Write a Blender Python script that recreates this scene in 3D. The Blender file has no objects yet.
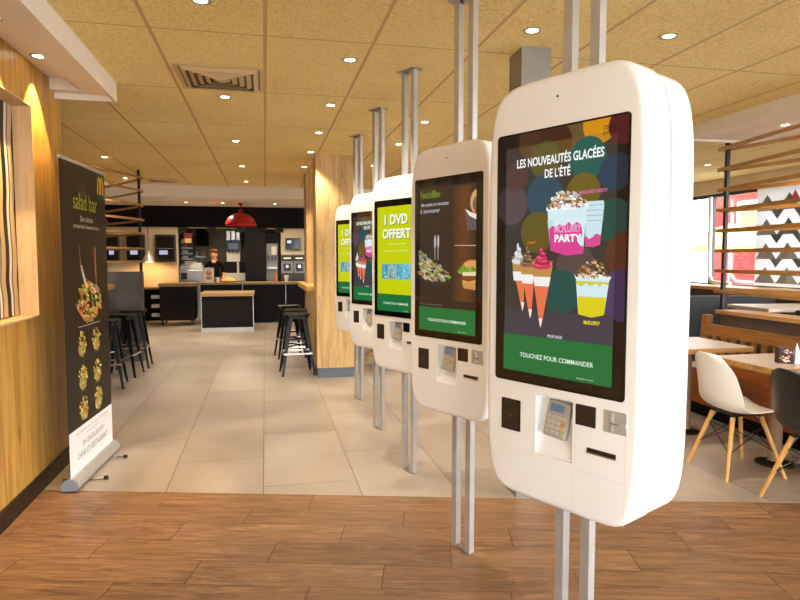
import bpy, bmesh, math, random
from mathutils import Vector, Matrix
R = math.radians
rnd = random.Random(7)
scn = bpy.context.scene
COL = scn.collection
H = 1.45; F = 620.0; PITCH = R(3.875); YAW = R(12.257); ZC = 2.67

# ------------------------------------------------------------------ helpers
def lin(h):
    if isinstance(h, str):
        h = h.lstrip('#'); c = [int(h[i:i+2], 16)/255 for i in (0, 2, 4)]
    else: c = h
    return tuple((x/12.92 if x <= .04045 else ((x+.055)/1.055)**2.4) for x in c) + (1.0,)

class NT:
    def __init__(s, name):
        s.m = bpy.data.materials.new(name); s.m.use_nodes = True
        s.n = s.m.node_tree.nodes; s.l = s.m.node_tree.links
        s.b = s.n['Principled BSDF']; s.out = s.n['Material Output']
    def node(s, t, **k):
        x = s.n.new(t)
        for a, v in k.items(): setattr(x, a, v)
        return x
    def put(s, sock, v):
        if hasattr(v, 'links') or isinstance(v, bpy.types.NodeSocket): s.l.new(v, sock)
        else: sock.default_value = v
    def math(s, op, a, b=0.0, c=None):
        x = s.node('ShaderNodeMath', operation=op)
        s.put(x.inputs[0], a); s.put(x.inputs[1], b)
        if c is not None: s.put(x.inputs[2], c)
        return x.outputs[0]
    def coord(s, kind='Object', scale=(1, 1, 1), rot=(0, 0, 0), loc=(0, 0, 0)):
        t = s.node('ShaderNodeTexCoord'); m = s.node('ShaderNodeMapping')
        m.inputs['Scale'].default_value = scale; m.inputs['Rotation'].default_value = rot; m.inputs['Location'].default_value = loc
        s.l.new(t.outputs[kind], m.inputs['Vector']); return m.outputs[0]
    def noise(s, vec, scale=5, detail=4, rough=.55, dist=0):
        x = s.node('ShaderNodeTexNoise'); s.l.new(vec, x.inputs['Vector'])
        x.inputs['Scale'].default_value = scale; x.inputs['Detail'].default_value = detail
        x.inputs['Roughness'].default_value = rough; x.inputs['Distortion'].default_value = dist
        return x.outputs['Fac']
    def ramp(s, fac, stops):
        x = s.node('ShaderNodeValToRGB'); s.l.new(fac, x.inputs[0]); e = x.color_ramp.elements
        e[0].position, e[0].color = stops[0][0], stops[0][1]
        e[1].position, e[1].color = stops[-1][0], stops[-1][1]
        for p, c in stops[1:-1]:
            q = e.new(p); q.color = c
        return x.outputs[0]
    def mix(s, fac, a, b, mode='MIX'):
        x = s.node('ShaderNodeMix', data_type='RGBA', blend_type=mode)
        s.put(x.inputs[0], fac); s.put(x.inputs[6], a); s.put(x.inputs[7], b); return x.outputs[2]
    def base(s, c, rough=.5, metal=0, spec=.5):
        s.put(s.b.inputs['Base Color'], c); s.put(s.b.inputs['Roughness'], rough)
        s.b.inputs['Metallic'].default_value = metal; s.b.inputs['Specular IOR Level'].default_value = spec
    def bump(s, h, strength=.2, dist=.01):
        x = s.node('ShaderNodeBump'); x.inputs['Strength'].default_value = strength; x.inputs['Distance'].default_value = dist
        s.l.new(h, x.inputs['Height']); s.l.new(x.outputs[0], s.b.inputs['Normal'])

_pc = {}
def plain(name, hexc, rough=.5, metal=0, spec=.5, var=.06, scale=6):
    """procedural paint/metal/plastic: base colour with faint mottling"""
    k = (name, hexc)
    if k in _pc: return _pc[k]
    t = NT(name); c = lin(hexc)
    f = t.noise(t.coord(), scale, 3)
    lo = tuple(max(0, x*(1-var)) for x in c[:3]) + (1,); hi = tuple(min(1, x*(1+var)) for x in c[:3]) + (1,)
    t.base(t.ramp(f, [(.3, lo), (.7, hi)]), rough, metal, spec)
    _pc[k] = t.m; return t.m
def emit(name, hexc, st=1.0, rough=.25):
    k = ('e'+name, hexc, st)
    if k in _pc: return _pc[k]
    t = NT(name); t.base((0.004, 0.004, 0.004, 1), rough, 0, .5)
    t.b.inputs['Emission Color'].default_value = lin(hexc); t.b.inputs['Emission Strength'].default_value = st
    _pc[k] = t.m; return t.m
def printed(name, hexc, rough=.45):
    return plain(name, hexc, rough, 0, .3, .03)
def wood(name, light, dark, axis='z', rough=.45, scale=1.0, knots=True, spec=.35):
    t = NT(name)
    sc = {'z': (7, 7, .55), 'x': (.55, 7, 7), 'y': (7, .55, 7)}[axis]
    v = t.coord('Object', tuple(a*scale for a in sc))
    f1 = t.noise(v, 2.2, 6, .6, .8); f2 = t.noise(v, 14, 3, .6)
    f = t.math('ADD', t.math('MULTIPLY', f1, .75), t.math('MULTIPLY', f2, .25))
    L, D = lin(light), lin(dark); mid = tuple((a+b)/2 for a, b in zip(L, D))
    c = t.ramp(f, [(.30, D), (.45, mid), (.56, L), (.8, L)])
    if knots:
        ks = {'z': (4, 4, 1.7), 'x': (1.7, 4, 4), 'y': (4, 1.7, 4)}[axis]
        vo = t.node('ShaderNodeTexVoronoi'); t.l.new(t.coord('Object', tuple(a*scale for a in ks)), vo.inputs['Vector']); vo.inputs['Scale'].default_value = 1
        k = t.math('ADD', vo.outputs['Distance'], t.math('MULTIPLY', f2, .12))
        kc = t.ramp(k, [(.05, (1, 1, 1, 1)), (.17, (0, 0, 0, 1))])
        c = t.mix(t.math('MULTIPLY', kc, .75), c, tuple(x*.35 for x in D[:3])+(1,))
    t.base(c, rough, 0, spec); t.bump(f2, .08, .004)
    return t.m

class MB:
    def __init__(s): s.v = []; s.f = []; s.mi = []; s.sm = []
    def add(s, vs, fs, mi=0, sm=False):
        o = len(s.v); s.v += [tuple(p) for p in vs]
        s.f += [tuple(i+o for i in f) for f in fs]; s.mi += [mi]*len(fs); s.sm += [sm]*len(fs); return s
    def box(s, x0, x1, y0, y1, z0, z1, mi=0, M=None):
        v = [(x0,y0,z0),(x1,y0,z0),(x1,y1,z0),(x0,y1,z0),(x0,y0,z1),(x1,y0,z1),(x1,y1,z1),(x0,y1,z1)]
        if M is not None: v = [M @ Vector(p) for p in v]
        return s.add(v, [(0,3,2,1),(4,5,6,7),(0,1,5,4),(1,2,6,5),(2,3,7,6),(3,0,4,7)], mi)
    def bar(s, a, b, w, h, mi=0, w2=None, h2=None, up=(0, 0, 1)):
        a, b = Vector(a), Vector(b); d = (b-a).normalized(); up = Vector(up)
        if abs(d.dot(up)) > .98: up = Vector((0, 1, 0))
        sx = d.cross(up).normalized(); sy = sx.cross(d); w2 = w if w2 is None else w2; h2 = h if h2 is None else h2
        v = [p+sx*i*ww/2+sy*j*hh/2 for p, ww, hh in ((a, w, h), (b, w2, h2)) for i, j in ((-1,-1),(1,-1),(1,1),(-1,1))]
        return s.add(v, [(0,3,2,1),(4,5,6,7),(0,1,5,4),(1,2,6,5),(2,3,7,6),(3,0,4,7)], mi)
    def tube(s, pts, r, n=10, mi=0, r2=None):
        pts = [Vector(p) for p in pts]; k = len(pts); r2 = r if r2 is None else r2
        vs = []; prev = None
        for i, p in enumerate(pts):
            d = (pts[min(i+1, k-1)]-pts[max(i-1, 0)]).normalized()
            u = Vector((0, 0, 1)) if abs(d.z) < .95 else Vector((0, 1, 0))
            if prev is not None and abs(prev.dot(d)) < .95: u = prev
            a = (u-d*u.dot(d)).normalized(); prev = a; b = d.cross(a); rr = r+(r2-r)*i/(k-1)
            vs += [p+(a*math.cos(t*2*math.pi/n)+b*math.sin(t*2*math.pi/n))*rr for t in range(n)]
        fs = [(i*n+j, i*n+(j+1) % n, (i+1)*n+(j+1) % n, (i+1)*n+j) for i in range(k-1) for j in range(n)]
        fs += [tuple(reversed(range(n))), tuple((k-1)*n+j for j in range(n))]
        return s.add(vs, fs, mi, True)
    def lathe(s, prof, c=(0, 0, 0), n=28, mi=0, cap=True):
        c = Vector(c); vs = [c+Vector((r*math.cos(2*math.pi*j/n), r*math.sin(2*math.pi*j/n), z)) for r, z in prof for j in range(n)]
        k = len(prof)
        fs = [(i*n+j, i*n+(j+1) % n, (i+1)*n+(j+1) % n, (i+1)*n+j) for i in range(k-1) for j in range(n)]
        if cap: fs += [tuple(reversed(range(n))), tuple((k-1)*n+j for j in range(n))]
        return s.add(vs, fs, mi, True)
    def prism(s, poly, y0, y1, mi=0):
        """poly of (x,z), extruded in y"""
        n = len(poly); vs = [(x, y0, z) for x, z in poly]+[(x, y1, z) for x, z in poly]
        return s.add(vs, [tuple(range(n)), tuple(reversed(range(n, 2*n)))]+[(j, j+n, (j+1) % n+n, (j+1) % n) for j in range(n)], mi)
    def zprism(s, poly, z0, z1, mi=0):
        n = len(poly); vs = [(x, y, z0) for x, y in poly]+[(x, y, z1) for x, y in poly]
        return s.add(vs, [tuple(reversed(range(n))), tuple(range(n, 2*n))]+[(j, (j+1) % n, (j+1) % n+n, j+n) for j in range(n)], mi)
    def build(s, name, mats, parent=None, smooth=False, bevel=0, bseg=2):
        me = bpy.data.meshes.new(name); me.from_pydata(s.v, [], s.f)
        for m in (mats if isinstance(mats, (list, tuple)) else [mats]): me.materials.append(m)
        for p, mi, sm in zip(me.polygons, s.mi, s.sm): p.material_index = mi; p.use_smooth = sm or smooth
        bm = bmesh.new(); bm.from_mesh(me); bmesh.ops.recalc_face_normals(bm, faces=bm.faces); bm.to_mesh(me); bm.free()
        o = bpy.data.objects.new(name, me); COL.objects.link(o)
        if parent: o.parent = parent
        if bevel:
            b = o.modifiers.new('bevel', 'BEVEL'); b.width = bevel; b.segments = bseg; b.limit_method = 'ANGLE'; b.angle_limit = R(40)
        if smooth or any(s.sm):
            try: me.set_sharp_from_angle(angle=R(42))
            except Exception: pass
        return o

def tag(o, label=None, cat=None, group=None, kind=None):
    if label: o['label'] = label
    if cat: o['category'] = cat
    if group: o['group'] = group
    if kind: o['kind'] = kind
    return o
def thing(name, label, cat, loc=(0, 0, 0), rz=0, group=None):
    o = bpy.data.objects.new(name, None); COL.objects.link(o); o.empty_display_size = .1
    o.location = loc; o.rotation_euler = (0, 0, rz); return tag(o, label, cat, group)
def struct(name, mb, m, **k):
    return tag(mb.build(name, m, **k), kind='structure')
def dup(root, loc, rz=None, label=None, group=None):
    def cp(o, par):
        c = o.copy(); COL.objects.link(c); c.parent = par
        for ch in [x for x in bpy.data.objects if x.parent == o]: cp(ch, c)
        return c
    r = cp(root, None); r.location = loc
    if rz is not None: r.rotation_euler = (0, 0, rz)
    if label: r['label'] = label
    if group: r['group'] = group
    return r
def at(px, py, Y):
    """world point at distance Y down the room seen at a place in the photograph"""
    c, s = math.cos(YAW), math.sin(YAW); cp, sp = math.cos(PITCH), math.sin(PITCH)
    fw = Vector((s*cp, c*cp, -sp)); rt = Vector((c, -s, 0)); up = rt.cross(fw)
    r = rt*(px-400)/F - up*(py-300)/F + fw
    return Vector((0, 0, H)) + r*(Y/r.y)
def text(name, body, box, y, m, parent, bold=0.0, plane='xz', label=None):
    """writing fitted into box=(x0,x1,z0,z1) on the plane y=const, facing -y"""
    cu = bpy.data.curves.new(name, 'FONT'); cu.body = body; cu.size = 1; cu.offset = bold; cu.extrude = 0; cu.fill_mode = 'FRONT'
    cu.resolution_u = 3; cu.align_x = 'CENTER'; cu.space_line = .95
    t = bpy.data.objects.new(name, cu); COL.objects.link(t)
    me = bpy.data.meshes.new_from_object(t.evaluated_get(bpy.context.evaluated_depsgraph_get()))
    bpy.data.objects.remove(t); bpy.data.curves.remove(cu)
    xs = [v.co.x for v in me.vertices]; ys = [v.co.y for v in me.vertices]
    ax, bx, ay, by = min(xs), max(xs), min(ys), max(ys); x0, x1, z0, z1 = box
    for v in me.vertices:
        v.co = Vector((x0+(v.co.x-ax)/(bx-ax)*(x1-x0), y, z0+(v.co.y-ay)/(by-ay)*(z1-z0)))
    me.materials.clear(); me.materials.append(m)
    o = bpy.data.objects.new(name, me); COL.objects.link(o); o.parent = parent
    if label: o['label'] = label
    return o

# ------------------------------------------------------------------ materials
WHITE = plain('white_lacquer', '#f1efec', .32, 0, .5, .01)
WHITE_P = plain('white_plaster', '#e6dccb', .8, var=.03)
CREAM = plain('cream_wall_paint', '#d9c4a0', .7, var=.04)
DARK = plain('black_paint', '#120f0c', .7, 0, .12, var=.1)
BLACK = plain('black_plastic', '#0c0b0b', .35, var=.1)
CHAR = plain('charcoal_laminate', '#1a1715', .6, 0, .15, var=.12)
STEEL = plain('brushed_steel', '#b9b6b0', .32, 1, var=.08, scale=14)
ALU = plain('anodised_aluminium', '#bdbab5', .38, .55, var=.05, scale=20)
CHROME = plain('chrome', '#d8d6d2', .12, 1, var=.02)
BLACKMETAL = plain('black_gloss_metal', '#090807', .34, 0, .28, .1)
RED = plain('red_enamel', '#b01414', .35, var=.05)
GREYSLATE = plain('grey_slate_panel', '#5d5a54', .55, var=.28, scale=3)
OAKWALL = wood('oak_wall_veneer', '#c99a4c', '#9c6f2c', 'z', .42)
OAKJAMB = wood('pale_oak_veneer', '#d8b486', '#c29a68', 'z', .5, 2.0, False)
OAKPIL = wood('oak_pillar_veneer', '#cda971', '#a07f4c', 'z', .5, 1.3)
OAKEDGE = wood('oak_edge', '#c59a5c', '#a87c40', 'x', .5, 1.5, False)
OAKY = wood('oak_slat', '#be9258', '#96703e', 'y', .5, 1.2, False)
OAKX = wood('oak_board', '#b58646', '#8a5f2a', 'x', .5, 1.2, False)
BEECH = wood('beech_leg', '#d7a45c', '#c08a44', 'z', .4, 2.0, False)
BENCHW = wood('bench_wood', '#9c6d38', '#755026', 'y', .45, 1.2, False)
BENCHO = wood('bench_seat_wood', '#8e4a1e', '#6d3312', 'y', .4, 1.2, False)
TABTOP = plain('grey_laminate_top', '#a8988a', .4, var=.06)

def m_tile():
    t = NT('grey_stone_tiles'); g = t.node('ShaderNodeNewGeometry'); s = t.node('ShaderNodeSeparateXYZ'); t.l.new(g.outputs['Position'], s.inputs[0])
    u = t.math('DIVIDE', t.math('ADD', s.outputs[0], .03), .593)
    col = t.math('FLOOR', u); fu = t.math('FRACT', u)
    v = t.math('ADD', t.math('DIVIDE', t.math('SUBTRACT', s.outputs[1], 3.95), 1.186), t.math('MULTIPLY', col, .5))
    row = t.math('FLOOR', v); fv = t.math('FRACT', v)
    eu = t.math('MULTIPLY', t.math('MINIMUM', fu, t.math('SUBTRACT', 1, fu)), .593)
    ev = t.math('MULTIPLY', t.math('MINIMUM', fv, t.math('SUBTRACT', 1, fv)), 1.186)
    e = t.math('MINIMUM', eu, ev); gr = t.math('LESS_THAN', e, .0028)
    w = t.node('ShaderNodeTexWhiteNoise', noise_dimensions='2D'); cb = t.node('ShaderNodeCombineXYZ')
    t.l.new(col, cb.inputs[0]); t.l.new(row, cb.inputs[1]); t.l.new(cb.outputs[0], w.inputs['Vector'])
    n1 = t.noise(g.outputs['Position'], 1.7, 5, .6, .4); n2 = t.noise(g.outputs['Position'], 26, 3)
    f = t.math('ADD', t.math('ADD', t.math('MULTIPLY', n1, .6), t.math('MULTIPLY', n2, .15)), t.math('MULTIPLY', w.outputs['Value'], .2))
    c = t.ramp(f, [(.25, lin('#84776a')), (.5, lin('#988b7e')), (.75, lin('#aca093'))])
    c = t.mix(gr, c, lin('#564a3e'))
    t.base(c, t.math('ADD', t.math('MULTIPLY', n1, .25), .22), 0, .5); return t.m
def m_planks():
    t = NT('oak_plank_floor'); g = t.node('ShaderNodeNewGeometry'); mp = t.node('ShaderNodeMapping', vector_type='POINT')
    mp.inputs['Rotation'].default_value = (0, 0, R(14.9)); t.l.new(g.outputs['Position'], mp.inputs['Vector'])
    s = t.node('ShaderNodeSeparateXYZ'); t.l.new(mp.outputs[0], s.inputs[0])
    v = t.math('DIVIDE', t.math('SUBTRACT', s.outputs[1], 3.685), .212); row = t.math('FLOOR', v); fv = t.math('FRACT', v)
    u = t.math('ADD', t.math('DIVIDE', t.math('ADD', s.outputs[0], .38), .88), t.math('MULTIPLY', row, -.36)); cu = t.math('FLOOR', u); fu = t.math('FRACT', u)
    e = t.math('MINIMUM', t.math('MULTIPLY', t.math('MINIMUM', fu, t.math('SUBTRACT', 1, fu)), .88), t.math('MULTIPLY', t.math('MINIMUM', fv, t.math('SUBTRACT', 1, fv)), .30))
    gr = t.math('LESS_THAN', e, .0022)
    w = t.node('ShaderNodeTexWhiteNoise', noise_dimensions='2D'); cb = t.node('ShaderNodeCombineXYZ')
    t.l.new(cu, cb.inputs[0]); t.l.new(row, cb.inputs[1]); t.l.new(cb.outputs[0], w.inputs['Vector'])
    m2 = t.node('ShaderNodeMapping'); m2.inputs['Scale'].default_value = (1.3, 11, 1); t.l.new(mp.outputs[0], m2.inputs['Vector'])
    ad = t.node('ShaderNodeVectorMath', operation='ADD'); t.l.new(m2.outputs[0], ad.inputs[0]); 
    sc = t.node('ShaderNodeVectorMath', operation='SCALE'); t.l.new(w.outputs['Color'], sc.inputs[0]); sc.inputs['Scale'].default_value = 30; t.l.new(sc.outputs[0], ad.inputs[1])
    n1 = t.noise(ad.outputs[0], 2.4, 7, .68, 1.2); n2 = t.noise(ad.outputs[0], 15, 4, .7)
    f = t.math('ADD', t.math('ADD', t.math('MULTIPLY', n1, .7), t.math('MULTIPLY', n2, .25)), t.math('MULTIPLY', t.math('SUBTRACT', w.outputs['Value'], .5), .08))
    c = t.ramp(f, [(.30, lin('#543c28')), (.42, lin('#705138')), (.52, lin('#866345')), (.66, lin('#a17d5c'))])
    c = t.mix(gr, c, lin('#3d2412'))
    t.base(c, t.math('ADD', t.math('MULTIPLY', n2, .2), .28), 0, .45); t.bump(n2, .06, .003); return t.m
def m_ceiling():
    t = NT('wood_wool_ceiling_tiles'); g = t.node('ShaderNodeNewGeometry'); s = t.node('ShaderNodeSeparateXYZ'); t.l.new(g.outputs['Position'], s.inputs[0])
    fu = t.math('FRACT', t.math('DIVIDE', t.math('ADD', s.outputs[0], .585), .603)); fv = t.math('FRACT', t.math('DIVIDE', t.math('SUBTRACT', s.outputs[1], 3.58), 1.2))
    eu = t.math('MULTIPLY', t.math('MINIMUM', fu, t.math('SUBTRACT', 1, fu)), .603); ev = t.math('MULTIPLY', t.math('MINIMUM', fv, t.math('SUBTRACT', 1, fv)), 1.2)
    gu = t.math('LESS_THAN', eu, .010); gv = t.math('LESS_THAN', ev, .004)
    n1 = t.noise(g.outputs['Position'], 55, 5, .75, 1.5); n2 = t.noise(g.outputs['Position'], 1.2, 2)
    c = t.ramp(t.math('ADD', t.math('MULTIPLY', n1, .85), t.math('MULTIPLY', n2, .15)), [(.34, lin('#c8ac64')), (.5, lin('#f0d894')), (.64, lin('#fbebb8'))])
    c = t.mix(gv, c, lin('#a8824a')); c = t.mix(gu, c, lin('#c9a67a'))
    t.base(c, .9, 0, .1); t.bump(n1, .5, .01); return t.m
def m_glass():
    t = NT('window_glass'); t.n.remove(t.b)
    tr = t.node('ShaderNodeBsdfTransparent'); gl = t.node('ShaderNodeBsdfGlossy'); gl.inputs['Roughness'].default_value = .02
    fr = t.node('ShaderNodeFresnel'); fr.inputs['IOR'].default_value = 1.45; mx = t.node('ShaderNodeMixShader')
    t.l.new(t.math('MULTIPLY', fr.outputs[0], .6), mx.inputs[0]); t.l.new(tr.outputs[0], mx.inputs[1]); t.l.new(gl.outputs[0], mx.inputs[2]); t.l.new(mx.outputs[0], t.out.inputs[0]); return t.m
GLASS = m_glass(); TILE = m_tile(); PLANK = m_planks(); CEIL = m_ceiling()

# ------------------------------------------------------------------ camera
cam = bpy.data.cameras.new('camera'); cam.lens = F/800*36; cam.sensor_width = 36; cam.clip_start = .05
co = bpy.data.objects.new('camera', cam); COL.objects.link(co); co.location = (0, 0, H)
co.rotation_euler = (math.pi/2-PITCH, 0, -YAW); scn.camera = co

# ------------------------------------------------------------------ setting
X0, X1, Y0, Y1 = -5.2, 6.9, -4.5, 18.0
tl = math.tan(R(14.9)); yb = lambda x: 3.815-(x)*tl*1.0
mb = MB(); 
mb.add([(X0, Y0, 0), (X1, Y0, 0), (X1, yb(X1), 0), (X0, yb(X0), 0)], [(0, 1, 2, 3)], 1)
mb.add([(X0, yb(X0), 0), (X1, yb(X1), 0), (X1, Y1, 0), (X0, Y1, 0)], [(0, 1, 2, 3)], 0)
struct('floor', mb, [TILE, PLANK])
struct('ceiling', MB().add([(-1.95, Y0, ZC), (X1, Y0, ZC), (X1, 11, ZC), (-1.95, 11, ZC), (X0, .8, ZC), (-1.95, .8, ZC), (X0, 11, ZC)], [(0, 5, 3, 2, 1), (4, 6, 3, 5)]), CEIL)
# lower plaster ceiling over the serving area
struct('ceiling_serving', MB().box(X0, X1, 11, Y1, 2.47, 2.75), WHITE_P)
struct('trim_1', MB().box(X0, X1, 12.9, 13.1, 2.06, 2.47), DARK)
# left oak wall with its niche (opening Y 2.2..4.27, z 1.09..2.37)
WX = -1.39
def wall_left():
    m = MB(); d = -1.95; ye = 4.84
    m.box(d, WX, .8, ye, 0, 1.09); m.box(d, WX, .8, ye, 2.38, ZC); m.box(d, WX, 4.27, ye, 1.09, 2.38); m.box(d, WX, .8, 2.1, 1.09, 2.38)
    return m
struct('wall_left', wall_left(), OAKWALL)
m = MB(); m.box(-1.95, WX+.002, 4.262, 4.272, 1.085, 2.385); m.box(-1.95, WX+.002, 2.1, 4.27, 1.083, 1.094); m.box(-1.95, WX+.002, 2.1, 4.27, 2.376, 2.386)
m.box(-1.95, WX+.002, 2.098, 2.108, 1.09, 2.38)
struct('trim_2', m, OAKJAMB)
struct('baseboard_left', MB().box(WX, WX+.014, .8, 4.84, 0, .11), BLACK)
# striped panel in the niche
def m_stripes():
    t = NT('striped_print'); v = t.coord(); s = t.node('ShaderNodeSeparateXYZ'); t.l.new(v, s.inputs[0])
    wob = t.noise(t.coord('Object', (1, 0.4, 2.4)), 1.4, 1)
    y = t.math('ADD', s.outputs[1], t.math('MULTIPLY', wob, .10)); fr = t.math('FRACT', t.math('DIVIDE', y, .165))
    c = t.ramp(fr, [(0, lin('#14110f')), (.30, lin('#14110f')), (.33, lin('#e9e2d6')), (.5, lin('#e9e2d6')), (.53, lin('#3c3f46')), (.60, lin('#3c3f46')), (.63, lin('#cfae80')), (1, lin('#cfae80'))])
    for n in t.n:
        if n.type == 'VALTORGB': n.color_ramp.interpolation = 'CONSTANT'
    t.base(c, .5); return t.m
tag(MB().box(-1.51, -1.495, 2.12, 4.255, 1.10, 2.37).build('striped_panel', m_stripes()), 'panel of wavy black and white vertical stripes inside the niche of the oak wall', 'panel')
# left dropped tray in the ceiling
m = MB(); m.box(-1.2, -1.01, Y0, 4.72, 2.575, ZC); m.box(-1.95, -1.2, 4.62, 4.72, 2.575, ZC); m.box(-1.95, -1.2, Y0, 4.62, 2.65, ZC); struct('trim_3', m, WHITE_P)
m = MB(); m.box(-1.015, -.995, Y0, 4.735, 2.535, ZC-.001); m.box(-1.95, -1.015, 4.715, 4.735, 2.535, ZC-.001)
struct('trim_4', m, WHITE_P)
# right dropped tray in the ceiling
struct('trim_5', MB().box(3.9, 4.75, Y0, 5.2, 2.57, ZC), WHITE_P)
struct('trim_6', MB().box(3.885, 3.9, Y0, 5.22, 2.55, ZC-.001).box(4.75, 4.765, Y0, 5.22, 2.55, ZC-.001).box(3.9, 4.75, 5.2, 5.22, 2.55, ZC-.001), WHITE_P)
# outer walls
struct('wall_west', MB().box(X0-.2, X0, .8, Y1, 0, 2.75).box(X0, -1.95, .8, 1.0, 0, 2.75).box(-1.6, -1.4, Y0, .8, 2.5, 2.75).box(-1.6, -1.4, -2.2, .8, 0, 2.5), CREAM)
struct('wall_back', MB().box(X0, X1, Y1, Y1+.2, 0, 2.75), plain('brown_kitchen_tiles', '#8a7860', .5))
# front wall behind the camera: glazed shopfront
def window(n, x0, x1, y0, y1, z0, z1, along, bars, frame_m):
    w = MB(); t = .05
    if along == 'x':
        f = lambda a, b, c, d: w.box(a, b, y0, y1, c, d); a0, a1 = x0, x1
    else:
        f = lambda a, b, c, d: w.box(x0, x1, a, b, c, d); a0, a1 = y0, y1
    f(a0, a1, z0, z0+t); f(a0, a1, z1-t, z1); f(a0, a0+t, z0, z1); f(a1-t, a1, z0, z1)
    for q in bars: f(q-t/2, q+t/2, z0, z1)
    fr = struct('window_%d' % n, w, frame_m)
    g = MB()
    if along == 'x': g.box(a0+t, a1-t, (y0+y1)/2-.004, (y0+y1)/2+.004, z0+t, z1-t)
    else: g.box((x0+x1)/2-.004, (x0+x1)/2+.004, a0+t, a1-t, z0+t, z1-t)
    g.build('pane', GLASS, fr); return fr
WF = plain('dark_window_frame', '#3d3b38', .45, .3)
struct('wall_front', MB().box(-1.95, X1, Y0-.2, Y0, 2.5, 2.75), WHITE_P)
window(1, -1.6, X1, Y0-.12, Y0-.06, 0, 2.5, 'x', [-.2, 1.6, 3.4, 5.2], WF)
struct('wall_right', MB().box(X1, X1+.25, Y0, Y1, 0, 1.0).box(X1, X1+.25, Y0, Y1, 2.46, 2.75).box(X1, X1+.25, 11, Y1, 1.0, 2.46), CREAM)
window(2, X1+.08, X1+.15, Y0, 11, 1.0, 2.46, 'y', [-2.5, -.6, 1.3, 3.2, 5.1, 7.64, 8.70], WF)
window(3, -1.56, -1.50, Y0, -2.2, 0, 2.5, 'y', [-3.3], WF)  # unseen side window, added so daylight reaches the kiosk fronts
# oak pillars in the middle
struct('wall_pillar', MB().box(.60, 1.06, 7.46, 7.94, .12, ZC), OAKPIL)
struct('baseboard_pillar', MB().box(.607, 1.053, 7.467, 7.933, 0, .12), plain('grey_blue_plinth', '#5d6570', .5))
struct('wall_pillar_far', MB().box(.585, 1.0, 9.0, 9.5, 0, ZC), OAKPIL)
# partition behind the bench
struct('wall_partition', MB().box(4.33, 4.52, 1.5, 5.22, 0, .91), plain('brown_grey_panel', '#5b4c40', .6))
struct('trim_7', MB().box(4.29, 4.56, 1.5, 5.25, .91, .945), OAKY)

# metal duct column beside the first kiosk
c = thing('metal_column', 'square grey metal duct column behind the nearest white kiosk', 'column', (1.56, 3.535, 0), R(-2))
MB().box(-.09, .09, -.1, .1, 0, ZC).build('shaft', plain('galvanised_grey', '#8b8880', .42, .7, var=.12), c)

# ------------------------------------------------------------------ kiosks
YF = -.117
def outline(a, b, zc, n1, n2, k=88):
    pts = []
    for i in range(k):
        t = 2*math.pi*(i+.5)/k; ct, st = math.cos(t), math.sin(t); n = n1 if st > 0 else n2
        pts.append((a*math.copysign(abs(ct)**(2/n), ct), zc+b*math.copysign(abs(st)**(2/n), st)))
    # even arc-length resample
    P = pts+[pts[0]]; L = [0]
    for p, q in zip(P, P[1:]): L.append(L[-1]+math.dist(p, q))
    out = []; j = 0
    for i in range(k*2):
        d = L[-1]*i/(k*2)
        while L[j+1] < d: j += 1
        f = (d-L[j])/(L[j+1]-L[j]); out.append((P[j][0]+(P[j+1][0]-P[j][0])*f, P[j][1]+(P[j+1][1]-P[j][1])*f))
    return out
def inset(pts, d):
    n = len(pts); out = []
    for i in range(n):
        a, b = pts[i-1], pts[(i+1) % n]; tx, tz = b[0]-a[0], b[1]-a[1]; l = math.hypot(tx, tz)
        out.append((pts[i][0]-tz/l*d, pts[i][1]+tx/l*d))
    return out
def shell(a, b, zc, y0, y1, r0, r1):
    o = outline(a, b, zc, 6.7, 7.6); loops = []
    for i in range(7):
        t = i/6*math.pi/2; loops.append((inset(o, r0*(1-math.sin(t))), y0+r0*(1-math.cos(t))))
    for i in range(7):
        t = i/6*math.pi/2; loops.append((inset(o, r1*(1-math.cos(t))), y1-r1*(1-math.sin(t))))
    m = MB(); n = len(o); vs = [(x, y, z) for L, y in loops for x, z in L]
    fs = [(i*n+j, i*n+(j+1) % n, (i+1)*n+(j+1) % n, (i+1)*n+j) for i in range(len(loops)-1) for j in range(n)]
    fs += [tuple(range(n)), tuple(reversed(range((len(loops)-1)*n, len(loops)*n)))]
    m.add(vs, fs, 0, True); return m
def rrect(x0, x1, z0, z1, r, k=5):
    p = []
    for cx, cz, a0 in ((x1-r, z1-r, 0), (x0+r, z1-r, 90), (x0+r, z0+r, 180), (x1-r, z0+r, 270)):
        for i in range(k+1):
            t = R(a0+90*i/k); p.append((cx+r*math.cos(t), cz+r*math.sin(t)))
    return p
def clip(poly, x0, x1, z0, z1):
    for ax, lim, sg in ((0, x0, 1), (0, x1, -1), (1, z0, 1), (1, z1, -1)):
        out = []
        for i in range(len(poly)):
            p, q = poly[i-1], poly[i]; ip = (p[ax]-lim)*sg >= 0; iq = (q[ax]-lim)*sg >= 0
            if ip != iq:
                f = (lim-p[ax])/(q[ax]-p[ax]); out.append((p[0]+(q[0]-p[0])*f, p[1]+(q[1]-p[1])*f))
            if iq: out.append(q)
        poly = out
        if not poly: return []
    return poly
def disc(cx, cz, r, n=36, rz=None): return [(cx+r*math.cos(2*math.pi*i/n), cz+(rz or r)*math.sin(2*math.pi*i/n)) for i in range(n)]
class Art:
    """flat picture pieces on a screen or a print; later pieces lie a hair in front"""
    def __init__(s, y, mk, step=.00012): s.m = MB(); s.y = y; s.mats = []; s.mk = mk; s.k = 0; s.step = step
    def p(s, poly, hexc):
        if len(poly) < 3: return s
        mt = s.mk(hexc)
        if mt not in s.mats: s.mats.append(mt)
        s.k += 1; y = s.y-s.step*s.k
        s.m.add([(x, y, z) for x, z in poly], [tuple(range(len(poly)))], s.mats.index(mt)); return s
    def done(s, name, parent): return s.m.build(name, s.mats, parent)
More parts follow.
